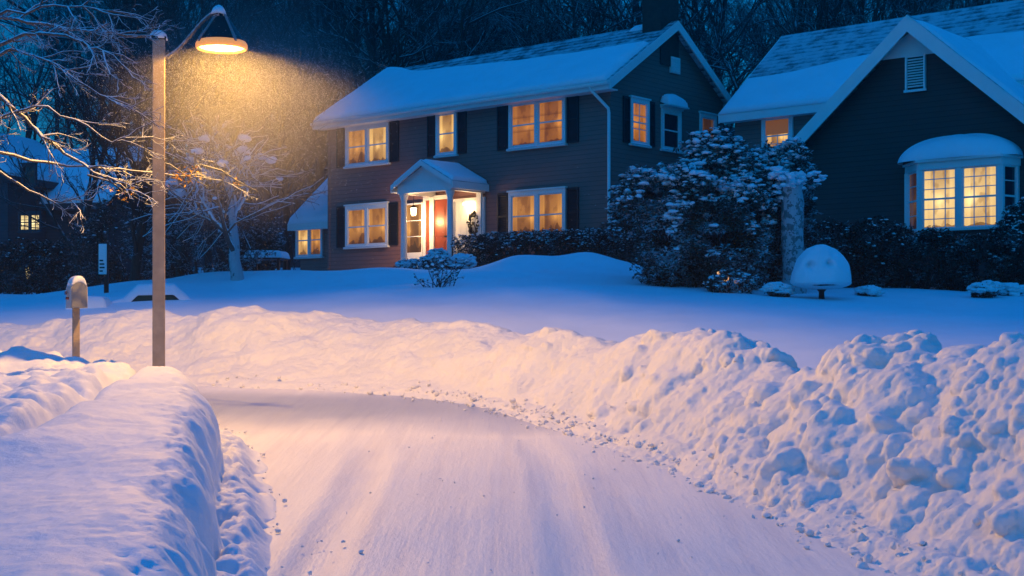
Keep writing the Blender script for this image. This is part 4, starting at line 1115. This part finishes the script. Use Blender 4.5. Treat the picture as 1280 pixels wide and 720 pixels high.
def make_tree(name, label, seed, H=14, r=.22, levels=4, nchild=(14, 6, 5, 4), lean=(0, 0), mat='bark_far', trop=.1, shrink=.5, spread=(.45, .95), wander=.12, minr=.008, group=None, kids_from=.28, cat='tree', crown_mat=None, sub=7):
    rt = random.Random(seed); root = empty(name, (0, 0, 0)); tag(root, label, cat, group)
    out = grow(rt, (0, 0, -.3), (lean[0], lean[1], 1), H, r, levels, nchild, wander, trop, sub, spread, shrink, minr, kids_from)
    tubes('trunk', out[0], M[mat], root)
    tubes('crown', [b for l in out if l > 0 for b in out[l]], M[crown_mat or mat], root)
    return root
def copy_tree(o, loc, rz, sc, label=None, group=None):
    c = o.copy(); COL.objects.link(c); c.location = loc; c.rotation_euler = (0, 0, rz); c.scale = (sc, sc, sc)
    if label: c['label'] = label
    if group: c['group'] = group
    for ch in o.children:
        k = ch.copy(); COL.objects.link(k); k.parent = c
    return c

protos = [make_tree('bare_tree', '', 100 + i, H=14 + 2 * (i % 3), r=.20 + .04 * (i % 2), nchild=(15, 7, 5, 4), shrink=.48 + .03 * (i % 2), group='bare trees in the woods') for i in range(5)]
rt = random.Random(11); used = [False] * 5; spots = []
LBL = {'l': 'tall bare tree in the dark woods at the left, above the far house and lamp', 'm': 'tall bare tree in the dark woods rising behind the colonial roof', 'r': 'tall bare tree against the dusk sky behind the gabled house at right'}
for i in range(84):
    px = -60 + 1400 * ((i * .618034) % 1); Y = rt.uniform(56, 92); 
    if px > 840 and px < 960 and rt.random() < .85: continue
    if px < 130 and rt.random() < .6: continue
    spots.append((px, Y))
for (px, Y) in spots:
    x = (px - 640) / F * Y; z = gz(x, Y) - .3
    if Y > 75: z += 17 * max(0, min(1, (Y - 75) / 50)) ** 1.5 * .7
    k = rt.randrange(5); key = 'l' if px < 400 else ('m' if px < 850 else 'r')
    gname = {'l': 'bare trees in the left woods', 'm': 'bare trees behind the colonial house', 'r': 'bare trees behind the gabled house'}[key]
    if not used[k]:
        o = protos[k]; used[k] = True; o.location = (x, Y, z); o.rotation_euler = (0, 0, rt.uniform(0, 6)); o['label'] = LBL[key]; o['group'] = gname
    else: copy_tree(protos[k], (x, Y, z), rt.uniform(0, 6), rt.uniform(.8, 1.25), LBL[key], gname)
# the fine brush of the wood as one mass
rt = random.Random(4); items = []
for i in range(5200):
    px = rt.uniform(-80, 1400); Y = rt.uniform(60, 88); x = (px - 640) / F * Y; z = 2.5 + rt.uniform(0, 14)
    if (px > 840 and px < 960 and rt.random() < .97) or (px < 130 and rt.random() < .8): continue
    L_ = rt.uniform(1.2, 3.5); d = Vector((rt.gauss(0, .35), rt.gauss(0, .3), 1)).normalized(); p = Vector((x, Y, z)); pts = [p.copy()]
    for k in range(3): d = (d + Vector((rt.gauss(0, .2), rt.gauss(0, .2), 0))).normalized(); p = p + d * L_ / 3; pts.append(p.copy())
    items.append((pts, [.022, .018, .014, .008], 3))
struct(tubes('woodland_brush', items, M['bark_far']), 'stuff', 'mass of fine bare brush in the dark woods behind the houses')

# small snow-plastered tree on the lawn
t = make_tree('small_snowy_tree', 'small snow-plastered tree with wide low branches on the lawn right of the lamp post', 21, H=2.7, r=.16, levels=3, nchild=(10, 7, 5), mat='bark_plastered', crown_mat='bark_snowy', trop=.02, shrink=.76, spread=(.7, 1.2), wander=.16, minr=.014, kids_from=.34)
p = at(298, 352, 29); t.location = (p.x, p.y, gz(p.x, p.y)); t.rotation_euler = (0, 0, 1.0)
rng = np.random.default_rng(12); vs = np.array([v.co[:] for v in [c for c in t.children if c.name.startswith('crown')][0].data.vertices]); ids = rng.integers(0, len(vs), 34)
scatter_blobs('snow_pads', vs[ids], rng.uniform(.035, .12, 34), M['snow'], 2, (1.2, 1.1, .7), .5, t, 12)
# further bare trees on the lawn behind
for i, (px, Y, H_, seed, lab) in enumerate([(222, 35, 8.0, 31, 'bare tree rising just right of the lamp post behind the small snowy tree'), (338, 47, 8.5, 33, 'bare tree behind the wing at the left end of the colonial house'),
                                      (165, 31, 6.5, 35, 'leaning bare tree just left of the lamp post'), (95, 40, 8.5, 37, 'bare tree between the sign and the far house')]):
    t = make_tree('bare_yard_tree', lab, seed, H=H_, r=.12, levels=4, nchild=(14, 7, 6, 5), mat='bark', crown_mat='bark_dim', trop=.12, shrink=.5, minr=.006, kids_from=.15, lean=(-.3 if i == 2 else 0, 0))
    x = (px - 640) / F * Y; t.location = (x, Y, gz(x, Y)); t.rotation_euler = (0, 0, i)
# large tree outside the left edge whose boughs reach into the picture
tb = empty('overhanging_tree', (-6.9, 13.6, .6)); tag(tb, 'tree beyond the left edge whose long snow-lined boughs reach across the upper left corner', 'tree')
tl = Vector(tb.location); items = []; rt = random.Random(8)
def bough(pix, r0, r1, twigs=10, tl_=.5):
    pts = [at(px, py, Y) - tl for px, py, Y in pix]
    fine = []
    for a, b in zip(pts[:-1], pts[1:]):
        for k in range(5): fine.append(a.lerp(b, k / 5) + Vector((rt.gauss(0, .012), rt.gauss(0, .03), rt.gauss(0, .015))))
    fine.append(pts[-1]); n = len(fine)
    items.append((fine, [.72 * (r0 + (r1 - r0) * i / (n - 1)) for i in range(n)], 6))
    for c in range(twigs):
        i = rt.randrange(2, n - 1); d = (fine[i + 1] - fine[i]).normalized(); d = (d + Vector((rt.gauss(0, .35), rt.gauss(0, .5), rt.gauss(0, .45)))).normalized()
        o_ = grow(rt, fine[i], d, tl_ * rt.uniform(.5, 1.2), max(.004, r0 * .3), 2, (4, 3), .18, .0, 5, (.4, .9), .5, .003)
        for l in o_: items.extend(o_[l])
trunk_base = Vector((0, 0, -.6))
tubes('trunk', [([trunk_base, Vector((.05, .1, 1.2)), Vector((-.05, 0, 2.6)), Vector((.1, .1, 4.2)), Vector((.0, .2, 6.5))], [.22, .19, .17, .13, .08], 12)], M['bark'], tb)
Yb = 13.6
bough([(-90, 60, Yb), (-30, 25, 13.4), (70, 8, 13.2), (150, 12, 13)], .035, .006, 12)
bough([(-90, 80, Yb), (-10, 22, 13.8), (70, 32, 13.9), (140, 42, 14), (190, 48, 14.1)], .04, .006, 16)
bough([(-95, 100, Yb), (30, 40, 13.3), (85, 45, 13), (130, 65, 12.9), (190, 104, 12.8)], .035, .005, 16)
bough([(-90, 150, Yb), (-10, 110, 14), (28, 148, 14.2), (70, 185, 14.3), (120, 215, 14.4), (168, 242, 14.5)], .045, .010, 14)
bough([(-90, 130, Yb), (10, 60, 13), (60, 75, 12.8), (110, 110, 12.8), (160, 135, 12.8)], .03, .005, 14)
bough([(-90, 190, Yb), (-20, 150, 14), (60, 130, 14.2), (140, 178, 14.4), (195, 150, 14.4)], .03, .006, 8)
bough([(-90, 170, Yb), (40, 200, 14.6), (150, 212, 15.4), (235, 220, 15.5), (305, 232, 15.5)], .03, .005, 14, .35)
bough([(-90, 230, Yb), (0, 215, 14.6), (60, 250, 14.8), (120, 250, 15)], .03, .006, 8)
tubes('crown', items, M['bark_snowy'], tb)

# ------------------------------------------------------------------ shrubs
def leaf_template():
    v = np.array([(0, 0, 0), (.5, .22, .05), (1, 0, -.12), (.5, -.22, .05), (.5, 0, .0)])
    return v, np.array([(0, 4, 1), (1, 4, 2), (0, 3, 4), (3, 2, 4)])
def leaves(name, pos, size, mat, seed=0, per=7, droop=.35, parent=None):
    rng = np.random.default_rng(seed); v, f = leaf_template(); pos = np.repeat(np.asarray(pos), per, 0); n = len(pos)
    az = rng.uniform(0, 2 * PI, n); el = rng.normal(-droop + .2, .5, n); sz = size * rng.uniform(.6, 1.3, n); roll = rng.normal(0, .5, n)
    L_ = v[None] * sz[:, None, None]
    y = L_[..., 1] * np.cos(roll)[:, None] - L_[..., 2] * np.sin(roll)[:, None]; z = L_[..., 1] * np.sin(roll)[:, None] + L_[..., 2] * np.cos(roll)[:, None]; x = L_[..., 0]
    x2 = x * np.cos(el)[:, None] - z * np.sin(el)[:, None]; z2 = x * np.sin(el)[:, None] + z * np.cos(el)[:, None]
    x3 = x2 * np.cos(az)[:, None] - y * np.sin(az)[:, None]; y3 = x2 * np.sin(az)[:, None] + y * np.cos(az)[:, None]
    V = np.stack([x3, y3, z2], -1) + pos[:, None] + rng.normal(0, size * .12, (n, 1, 3))
    return mesh_np(name, V.reshape(-1, 3), tris=(f[None] + (np.arange(n) * len(v))[:, None, None]).reshape(-1, 3), mat=mat, parent=parent, smooth=False)
def shrub(name, label, loc, dims, n, leaf, mat, snow=.3, seed=0, boxy=0, lobes=.25, snow_r=(.03, .09), group=None, cat='shrub', stems=8, thresh=.15, rz=0):
    """dims = half width, half depth, height; foliage clusters fill the outer shell, snow pads lie on the upper ones"""
    rng = np.random.default_rng(seed); root = empty(name, loc, rz); tag(root, label, cat, group)
    u = rng.normal(0, 1, (n * 2, 3)); u /= np.linalg.norm(u, axis=1, keepdims=True)
    if boxy:
        u = rng.uniform(-1, 1, (n * 2, 3)); ax_ = rng.choice([1, 1, 2, 2, 0], n * 2); u[np.arange(n * 2), ax_] = np.sign(u[np.arange(n * 2), ax_]); u[:, 2] = np.where(u[:, 2] < -.99, rng.uniform(-1, 1, n * 2), u[:, 2])
    lob = 1 + lobes * fbm(u * 1.0 + seed, .8, seed, 3) * 2
    rad = (rng.uniform(.25, 1, n * 2) ** .33) * lob
    P = u * rad[:, None] * np.array([dims[0], dims[1], dims[2] / 2]); P[:, 2] += dims[2] / 2
    gap = vnoise(P, dims[2] * .16, seed + 7) > (-.32 if not boxy else -.6)
    keep = (P[:, 2] > .02) & gap; P = P[keep][:n]; un = u[keep][:n]; rd = rad[keep][:n] / lob[keep][:n]
    leaves('foliage', P, leaf, mat, seed, parent=root)
    if stems:
        it = []; rt = random.Random(seed)
        for k in range(stems):
            tgt = P[rng.integers(0, len(P))] * .8; a = Vector((rt.gauss(0, dims[0] * .12), rt.gauss(0, dims[1] * .12), -.2)); b = Vector(tgt)
            mid = a.lerp(b, .5) + Vector((0, 0, dims[2] * .12)); it.append(([a, a.lerp(mid, .6), mid, b], [.03, .025, .018, .006], 5))
        tubes('stems', it, M['bark'], root)
    if snow:
        w_ = un[:, 2] * (.8 if not boxy else .55) + (.75 if not boxy else .35) * vnoise(P, dims[2] * .13, seed + 3) + (rd - .8) * .8
        idx = np.where(w_ > thresh)[0]; idx = idx[rng.random(len(idx)) < snow]
        if len(idx):
            r_ = rng.uniform(*snow_r, len(idx)) * (.6 + .6 * rng.random(len(idx)))
            scatter_blobs('snow_pads', P[idx] + np.array([0, 0, leaf * .2]), r_, M['snow'], 2, (1.1, 1.1, .45), .5, root, seed)
    return root
def gp(px, Y, dz=0): x = (px - 640) / F * Y; return (x, Y, gz(x, Y) + dz)

shrub('large_shrub', 'very large rounded evergreen shrub heavy with snow between the two houses', gp(880, 27.5, -.1), (1.75, 1.4, 3.0), 6500, .12, M['leaf_snowy'], .75, 51, lobes=.32, snow_r=(.025, .085), thresh=.15, stems=16)
shrub('large_shrub', 'snow-loaded evergreen shrub reaching up in front of the gabled house corner', gp(962, 28.2, -.1), (.95, .9, 3.25), 3000, .12, M['leaf_snowy'], .75, 53, lobes=.3, snow_r=(.025, .085), thresh=.15, stems=10)
# snow-plastered trunk beside it
tr = empty('snowy_trunk', gp(992, 27.0, -.1)); tag(tr, 'thick snow-plastered trunk with drooping snowy top, standing right of the large shrub', 'tree')
m = [([Vector((0, 0, -.2)), Vector((.02, 0, .5)), Vector((-.03, 0, 1.2)), Vector((-.02, 0, 1.9)), Vector((-.06, 0, 2.3)), Vector((-.25, 0, 2.55))], [.26, .235, .22, .23, .20, .09], 20)]
tubes('trunk', m, M['bark_plastered'], tr)
rng = np.random.default_rng(9); pos = np.stack([rng.normal(-.05, .26, 90), rng.normal(0, .2, 90), 2.35 + rng.normal(0, .13, 90)], 1)
scatter_blobs('crown', pos, rng.uniform(.03, .085, 90), M['snow'], 3, (1.2, 1, .6), .5, tr, 9)

shrub('hedge', 'clipped dark hedge with a snowy top under the right ground-floor window', tuple(H1w((H1.front(580, 300, -1.6)[0] + H1.front(762, 300, -1.6)[0]) / 2, -1.6, -.45)), ((H1.front(762, 300, -1.6)[0] - H1.front(580, 300, -1.6)[0]) / 2, .6, 1.55), 8000, .07, M['leaf_dark'], .55, 61, boxy=.75, lobes=.06, snow_r=(.015, .04), thresh=.45, cat='hedge', stems=12, rz=RZ)
shrub('porch_bush', 'small snow-covered bush left of the porch step', gp(522, 36, -.05), (.62, .5, .38), 700, .06, M['leaf_snowy'], .8, 63, snow_r=(.025, .06), thresh=-.1)
shrub('porch_bush', 'rounded snow-covered bush directly in front of the right porch column', gp(548, 34.5, -.05), (.40, .4, .55), 700, .06, M['leaf_snowy'], .8, 64, snow_r=(.025, .07), thresh=-.1)
shrub('porch_bush', 'little snowy bush at the left end of the clipped hedge', gp(577, 35.5, -.05), (.35, .3, .45), 400, .06, M['leaf_snowy'], .95, 65, snow_r=(.04, .10), thresh=-.2)
for k, (px, Y, w_, h_, lab) in enumerate([(1040, 31.6, .9, 1.7, 'dark evergreen bush behind the snow dome'), (1105, 30.8, 1.0, 1.65, 'dark evergreen bush left of the bay window'), (1165, 30.0, 1.0, 1.45, 'dark evergreen bush under the left pane of the bay window'),
                                    (1225, 29.3, .95, 1.4, 'dark evergreen bush under the right pane of the bay window'), (1283, 28.6, .9, 2.1, 'tall snow-flecked bush at the right edge beside the bay window'), (1075, 30.2, .8, 1.1, 'low dark bush in front of the gabled house wall')]):
    shrub('foundation_bush', lab, gp(px, Y, -.1), (w_, w_ * .8, h_), 1500, .09, M['leaf_dark'], .10 if k != 4 else .5, 70 + k, lobes=.2, snow_r=(.015, .045), thresh=.3 if k != 4 else 0, group='bushes under the bay window')
for k, (px, Y, r_, lab) in enumerate([(973, 25.6, .24, 'small round snow-capped plant between the trunk and the snow dome'), (1232, 26.5, .30, 'low snow mound over a plant at the far right of the lawn'), (1262, 27, .22, 'smallest snow-capped plant at the right edge of the lawn'), (1085, 26.8, .2, 'tiny snowy plant just right of the snow dome')]):
    shrub('low_plant', lab, gp(px, Y, -.05), (r_, r_, r_ * 1.1), 260, .06, M['leaf_dark'], .95, 80 + k, snow_r=(.05, .10), thresh=.1, stems=3)
shrub('twig_bush', 'loose frosted bush on the lawn between lamp post and small snowy tree', gp(250, 31.5, -.1), (1.9, 1.0, 1.9), 2200, .06, M['leaf_snowy'], .10, 90, lobes=.3, snow_r=(.015, .03), thresh=.2)
shrub('twig_bush', 'dark evergreen thicket left of the lamp post beside the sign', gp(165, 36, -.1), (1.9, 1.0, 2.6), 2400, .08, M['leaf_dark'], .12, 91, lobes=.3, snow_r=(.015, .04), thresh=.2)
shrub('twig_bush', 'dark evergreen thicket beneath the small snowy tree', gp(318, 36, -.1), (.85, .8, 1.7), 1500, .08, M['leaf_dark'], .06, 92, lobes=.3, snow_r=(.015, .03), thresh=.3)
for k, (px, lab) in enumerate([(20, 'dark evergreen hedge-like bush below the far house, at the left edge'), (75, 'dark evergreen bush below the far house behind the mailbox')]):
    shrub('dark_bush', lab, gp(px, 44, -.1), (2.2, 1.0, 2.0), 1500, .10, M['leaf_dark'], .15, 95 + k, lobes=.2, snow_r=(.02, .05), thresh=.3)
shrub('gable_bush', 'dark bush at the corner of the colonial house under its downspout', tuple(H1w(.9, -.6, -.4)), (.9, .7, 1.9), 1300, .08, M['leaf_dark'], .35, 99, snow_r=(.02, .05), thresh=.2)

# dry stems poking out of the drift before the porch
ds = empty('dead_stalks', gp(548, 26.0, -.05)); tag(ds, 'dark dead plant stalks with snow clumps poking from the drift before the porch', 'plant')
it = []; rt = random.Random(2); cl_ = []
for k in range(16):
    o_ = grow(rt, (rt.gauss(0, .12), rt.gauss(0, .1), -.1), (rt.gauss(0, .3), rt.gauss(0, .2), 1), rt.uniform(.35, .8), .012, 1, (4,), .15, 0, 4, (.4, .8), .4, .004)
    for l in o_:
        it.extend(o_[l]); cl_ += [b[0][-1][:] for b in o_[l]]
tubes('stalks', it, M['bark'], ds); scatter_blobs('seed_heads', cl_, np.full(len(cl_), .022), M['bark'], 1, rough=.4, parent=ds); 
scatter_blobs('snow_pads', np.array(cl_)[::2] + np.array([0, 0, .02]), np.full(len(cl_[::2]), .035), M['snow'], 2, (1, 1, .6), .4, ds)

# domed snow cap on a short post
dm = empty('snow_dome', gp(1027, 25.4, -.15)); tag(dm, 'big dome of snow on a short dark post with two eye-like dents, on the lawn', 'bird bath')
m = MB(); m.tube([(0, 0, 0), (0, 0, .28), (0, 0, .36)], [.07, .05, .12], 12); m.build('pedestal', M['iron'], dm, True)
m = MB(); m.lathe((0, 0, 0), [(.001, .33), (.30, .36), (.46, .40), (.46, .42), (.001, .42)], 24); m.build('basin', M['iron'], dm, True)
v, f = ico(5); v = v.copy(); z = v[:, 2]
rr = np.array([.58, .5, .68]); Vd = v * rr; Vd[:, 2] = np.where(Vd[:, 2] < 0, Vd[:, 2] * .22, Vd[:, 2])
Vd = Vd * (1 + .09 * fbm(v * 1.0, .9, 5, 3)[:, None] + .03 * fbm(v, .25, 9, 3)[:, None])
for (dx, dz, q, dp_) in ((-.27, .30, .065, .16), (.06, .34, .055, .13), (.16, .50, .06, .05), (-.12, .14, .18, .05)):
    dp_ = dp_ * 1.4; g = np.exp(-(((Vd[:, 0] - dx) / q) ** 2 + ((Vd[:, 2] - dz) / q) ** 2)) * (Vd[:, 1] < 0); Vd[:, 1] += g * dp_
Vd[:, 2] += .47
mesh_np('snow_cap', Vd, tris=f, mat=M['snow'], parent=dm)

# little lights glowing at the foot of the large shrub
shrub('low_plant', 'frosted low plant wrapped round the warm garden lights', gp(912, 26.0, -.08), (.5, .35, .5), 420, .08, M['leaf_snowy'], .5, 88, snow_r=(.02, .05), thresh=0, stems=3)
for k, (px, py, r_) in enumerate([(898, 341, .035), (907, 347, .085), (921, 351, .065)]):
    p = at(px, py, 26.1); g_ = p.z - gz(p.x, p.y) + .1
    gl = empty('garden_light', (p.x, p.y, p.z)); tag(gl, ['leftmost and smallest of three warm garden lights at the foot of the large shrub', 'largest warm garden light at the foot of the large shrub, between the two others', 'warm garden light at the foot of the large shrub, rightmost of the three'][k], 'garden light', 'garden lights under the large shrub')
    m = MB(); m.tube([(0, 0, -g_), (0, 0, -r_ * .8)], .012, 6); m.build('stake', M['iron'], gl)
    m = MB(); m.lathe((0, 0, 0), [(.001, r_), (r_ * .9, r_ * .7), (r_ * 1.1, r_ * .62), (.001, r_ * .6)], 12); m.build('cap', M['iron'], gl, True)
    m = MB(); m.lathe((0, 0, 0), [(.001, -r_ * .8), (r_ * .6, -r_ * .7), (r_ * .8, 0), (r_ * .7, r_ * .55), (.001, r_ * .58)], 12); m.build('globe', M['fairy'], gl, True)

# clusters of yellow leaves catching the lamp light, hanging on the twiggy trees
for k, (px, py, Y, n_, lab) in enumerate([(232, 222, 15.45, 46, 'biggest cluster of yellow leaves left on a twig right of the lamp post'), (296, 229, 15.5, 8, 'tiny cluster of yellow leaves at the twig tip, right of the biggest one'), (157, 244, 14.5, 18, 'cluster of orange-yellow leaves left of the lamp post')]):
    p = at(px, py, Y); g = empty('leaf_cluster', p); tag(g, lab, 'leaves', 'withered yellow leaf clusters')
    rng = np.random.default_rng(k); leaves('leaves', rng.normal(0, 1, (n_, 3)) * np.array([.085, .07, .065]) * (1 if k != 1 else .45), .045, M['leaf_y'], k, 2, parent=g)
    tubes('twig', [([Vector((-.5, .3, .25)), Vector((-.2, .1, .16)), Vector((0, 0, .03)), Vector((.25, 0, -.1))], [.012, .01, .008, .004], 5)], M['bark'], g)

# ------------------------------------------------------------------ things at the far left
sg = empty('sign_post', gp(133, 27.0, -.2)); tag(sg, 'narrow upright white sign on a dark post behind the mailbox', 'sign')
z1_ = at(0, 305, 27).z - sg.location.z; z0_ = at(0, 343, 27).z - sg.location.z
m = MB(); m.box(-.04, .04, -.03, .03, -.2, z1_ + .03); m.build('post', M['iron'], sg)
m = MB(); m.box(-.14, .02, -.06, -.032, z0_, z1_); pn = m.build('panel', M['trim'], sg, False, .004)
m = MB()
rt = random.Random(1)
for k in range(4):
    zz = z0_ + .05 + k * .07; m.box(-.12, -.12 + rt.uniform(.06, .11), -.064, -.061, zz, zz + .03)
m.build('markings', M['iron'], pn)
# snow covered bins / box behind mailbox
bn = empty('storage_box', gp(112, 24.5, -.3), .1); tag(bn, 'low pale box buried in snow behind the mailbox, left of the white sign', 'box')
zb_ = at(0, 392, 24.5).z - bn.location.z
m = MB(); m.box(-.33, .33, -.3, .3, 0, zb_); m.build('body', mat_plain('pale_blue_box', (.35, .42, .5), .5), bn, False, .02)
m = MB(); m.box(-.36, .36, -.33, .33, zb_ + .001, zb_ + .04); m.build('lid', M['trim'], bn, False, .01)
Pf = lambda A, R, H: np.stack([A, R, zb_ + .04 + H], -1); snow_sheet('snow_cap', Pf, -.37, .37, -.34, .34, .26, .15, 30, 24, bn, rl=1, seed=41)
# parked car under snow
car = empty('parked_car', (lambda p: (p[0], p[1], 1.25))(gp(200, 25.5)), math.radians(12)); car.scale = (.80,) * 3; tag(car, 'parked dark car mostly buried under snow behind the lamp post', 'car')
prof = [(-1.9, .25), (-1.9, .75), (-1.3, .85), (-.75, 1.28), (.55, 1.30), (1.15, .88), (1.95, .75), (2.0, .3), (1.95, .25)]
m = MB(); m.prism(prof, -.8, .8); m.v = [(p[0] * .62, p[1] * (1 if p[2] < .9 else .85), p[2] * .8) for p in m.v]; m.build('body', M['car_paint'], car, False, .03)
m = MB(); m.prism([(-.72, .74), (.60, .74), (.32, 1.0), (-.42, 1.0)], -.79 * .93, -.70); m.build('side_window', M['glass_dark'], car)
for x_ in (-.75, .78):
    for y_ in (-.72, .72):
        m = MB(); m.tube([(x_, y_ - .09, .22), (x_, y_ + .09, .22)], .24, 18); m.build('wheel', M['iron'], car, True)
Pf = lambda A, R, H: np.stack([A, R, .8 * np.interp(A / .62, [-1.9, -1.3, -.75, .55, 1.15, 1.95], [.75, .85, 1.28, 1.30, .88, .75]) + H], -1)
snow_sheet('snow_cap', Pf, -1.17, 1.2, -.76, .72, .24, .2, 60, 24, car, rl=1, seed=42)
# snow-topped bench-like shrub by the house wing
bb = empty('garden_table', gp(334, 33.5, -.1), -.1); tag(bb, 'dark garden table under a thick slab of snow, left of the wing window', 'table')
zt3 = at(0, 322, 33.5).z - bb.location.z
m = MB(); m.box(-.44, .44, -.4, .4, zt3 - .05, zt3); m.build('tabletop', M['iron'], bb, False, .01)
for a in (-.38, .38):
    for b in (-.34, .34): m = MB(); m.box(a - .03, a + .03, b - .03, b + .03, -.2, zt3 - .051); m.build('leg', M['iron'], bb)
Pf = lambda A, R, H: np.stack([A, R, zt3 + H], -1); snow_sheet('snow_cap', Pf, -.47, .47, -.43, .43, .16, .12, 30, 24, bb, rl=1, seed=43)

# ------------------------------------------------------------------ falling snow
rng = np.random.default_rng(77); n = 34000
P = np.stack([LAMP_POS.x + .25 + rng.normal(0, .62, n), LAMP_POS.y + rng.normal(0, .7, n), LAMP_POS.z - .1 - np.abs(rng.normal(0, .66, n))], 1)
P2 = np.stack([rng.uniform(-7, 1, n // 60), rng.uniform(11, 19, n // 60), rng.uniform(1, 5.5, n // 60)], 1); P = np.concatenate([P, P2]); n = len(P)
v = np.array([(1, 0, 0), (-1, 0, 0), (0, 1, 0), (0, -1, 0), (0, 0, 1), (0, 0, -1.)]); f = np.array([(0, 2, 4), (2, 1, 4), (1, 3, 4), (3, 0, 4), (2, 0, 5), (1, 2, 5), (3, 1, 5), (0, 3, 5)])
sz = rng.uniform(.0008, .0024, n)
V = v[None] * sz[:, None, None] * np.array([1, 1, 1.6]) + P[:, None]
o = mesh_np('falling_snow', V.reshape(-1, 3), tris=(f[None] + (np.arange(n) * 6)[:, None, None]).reshape(-1, 3), mat=M['snow'], smooth=False); struct(o, 'stuff', 'fine snowflakes falling in the lamp light')

# ------------------------------------------------------------------ thin winter haze
m = MB(); m.box(-180, 180, -45, 205, -6, 45)
hm = bpy.data.materials.new('haze'); hm.use_nodes = True; t = hm.node_tree; t.nodes.clear()
ou = t.nodes.new('ShaderNodeOutputMaterial'); pv = t.nodes.new('ShaderNodeVolumePrincipled'); pv.inputs['Density'].default_value = .0011; pv.inputs['Color'].default_value = (.8, .85, .9, 1)
t.links.new(pv.outputs[0], ou.inputs['Volume']); struct(m.build('haze', hm), 'stuff', 'thin winter haze')

# powder drifting in the lamp light: thickest just below the shade
ms = bpy.data.materials.new('airborne_powder'); ms.use_nodes = True; t = ms.node_tree; t.nodes.clear()
ou = t.nodes.new('ShaderNodeOutputMaterial'); pv = t.nodes.new('ShaderNodeVolumePrincipled'); pv.inputs['Color'].default_value = (.95, .93, .9, 1)
tcn = t.nodes.new('ShaderNodeTexCoord'); ln_ = t.nodes.new('ShaderNodeVectorMath'); ln_.operation = 'LENGTH'; t.links.new(tcn.outputs['Object'], ln_.inputs[0])
nz_ = t.nodes.new('ShaderNodeTexNoise'); nz_.inputs['Scale'].default_value = 3.2; nz_.inputs['Detail'].default_value = 3; t.links.new(tcn.outputs['Object'], nz_.inputs['Vector'])
mr = t.nodes.new('ShaderNodeMapRange'); mr.interpolation_type = 'SMOOTHSTEP'; mr.inputs['From Min'].default_value = 1.0; mr.inputs['From Max'].default_value = 0.0; mr.inputs['To Min'].default_value = 0; mr.inputs['To Max'].default_value = .5
t.links.new(ln_.outputs['Value'], mr.inputs['Value'])
mm = t.nodes.new('ShaderNodeMath'); mm.operation = 'MULTIPLY'; t.links.new(mr.outputs[0], mm.inputs[0]); t.links.new(nz_.outputs['Fac'], mm.inputs[1])
t.links.new(mm.outputs[0], pv.inputs['Density']); t.links.new(pv.outputs[0], ou.inputs['Volume'])
v, f = ico(3); o = mesh_np('snow_mist', v, tris=f, mat=ms); o.scale = (1.9, 1.7, 1.6); o.location = (LAMP_POS.x + .25, LAMP_POS.y + .3, LAMP_POS.z - .6)
struct(o, 'stuff', 'powder snow drifting in the lamp light')
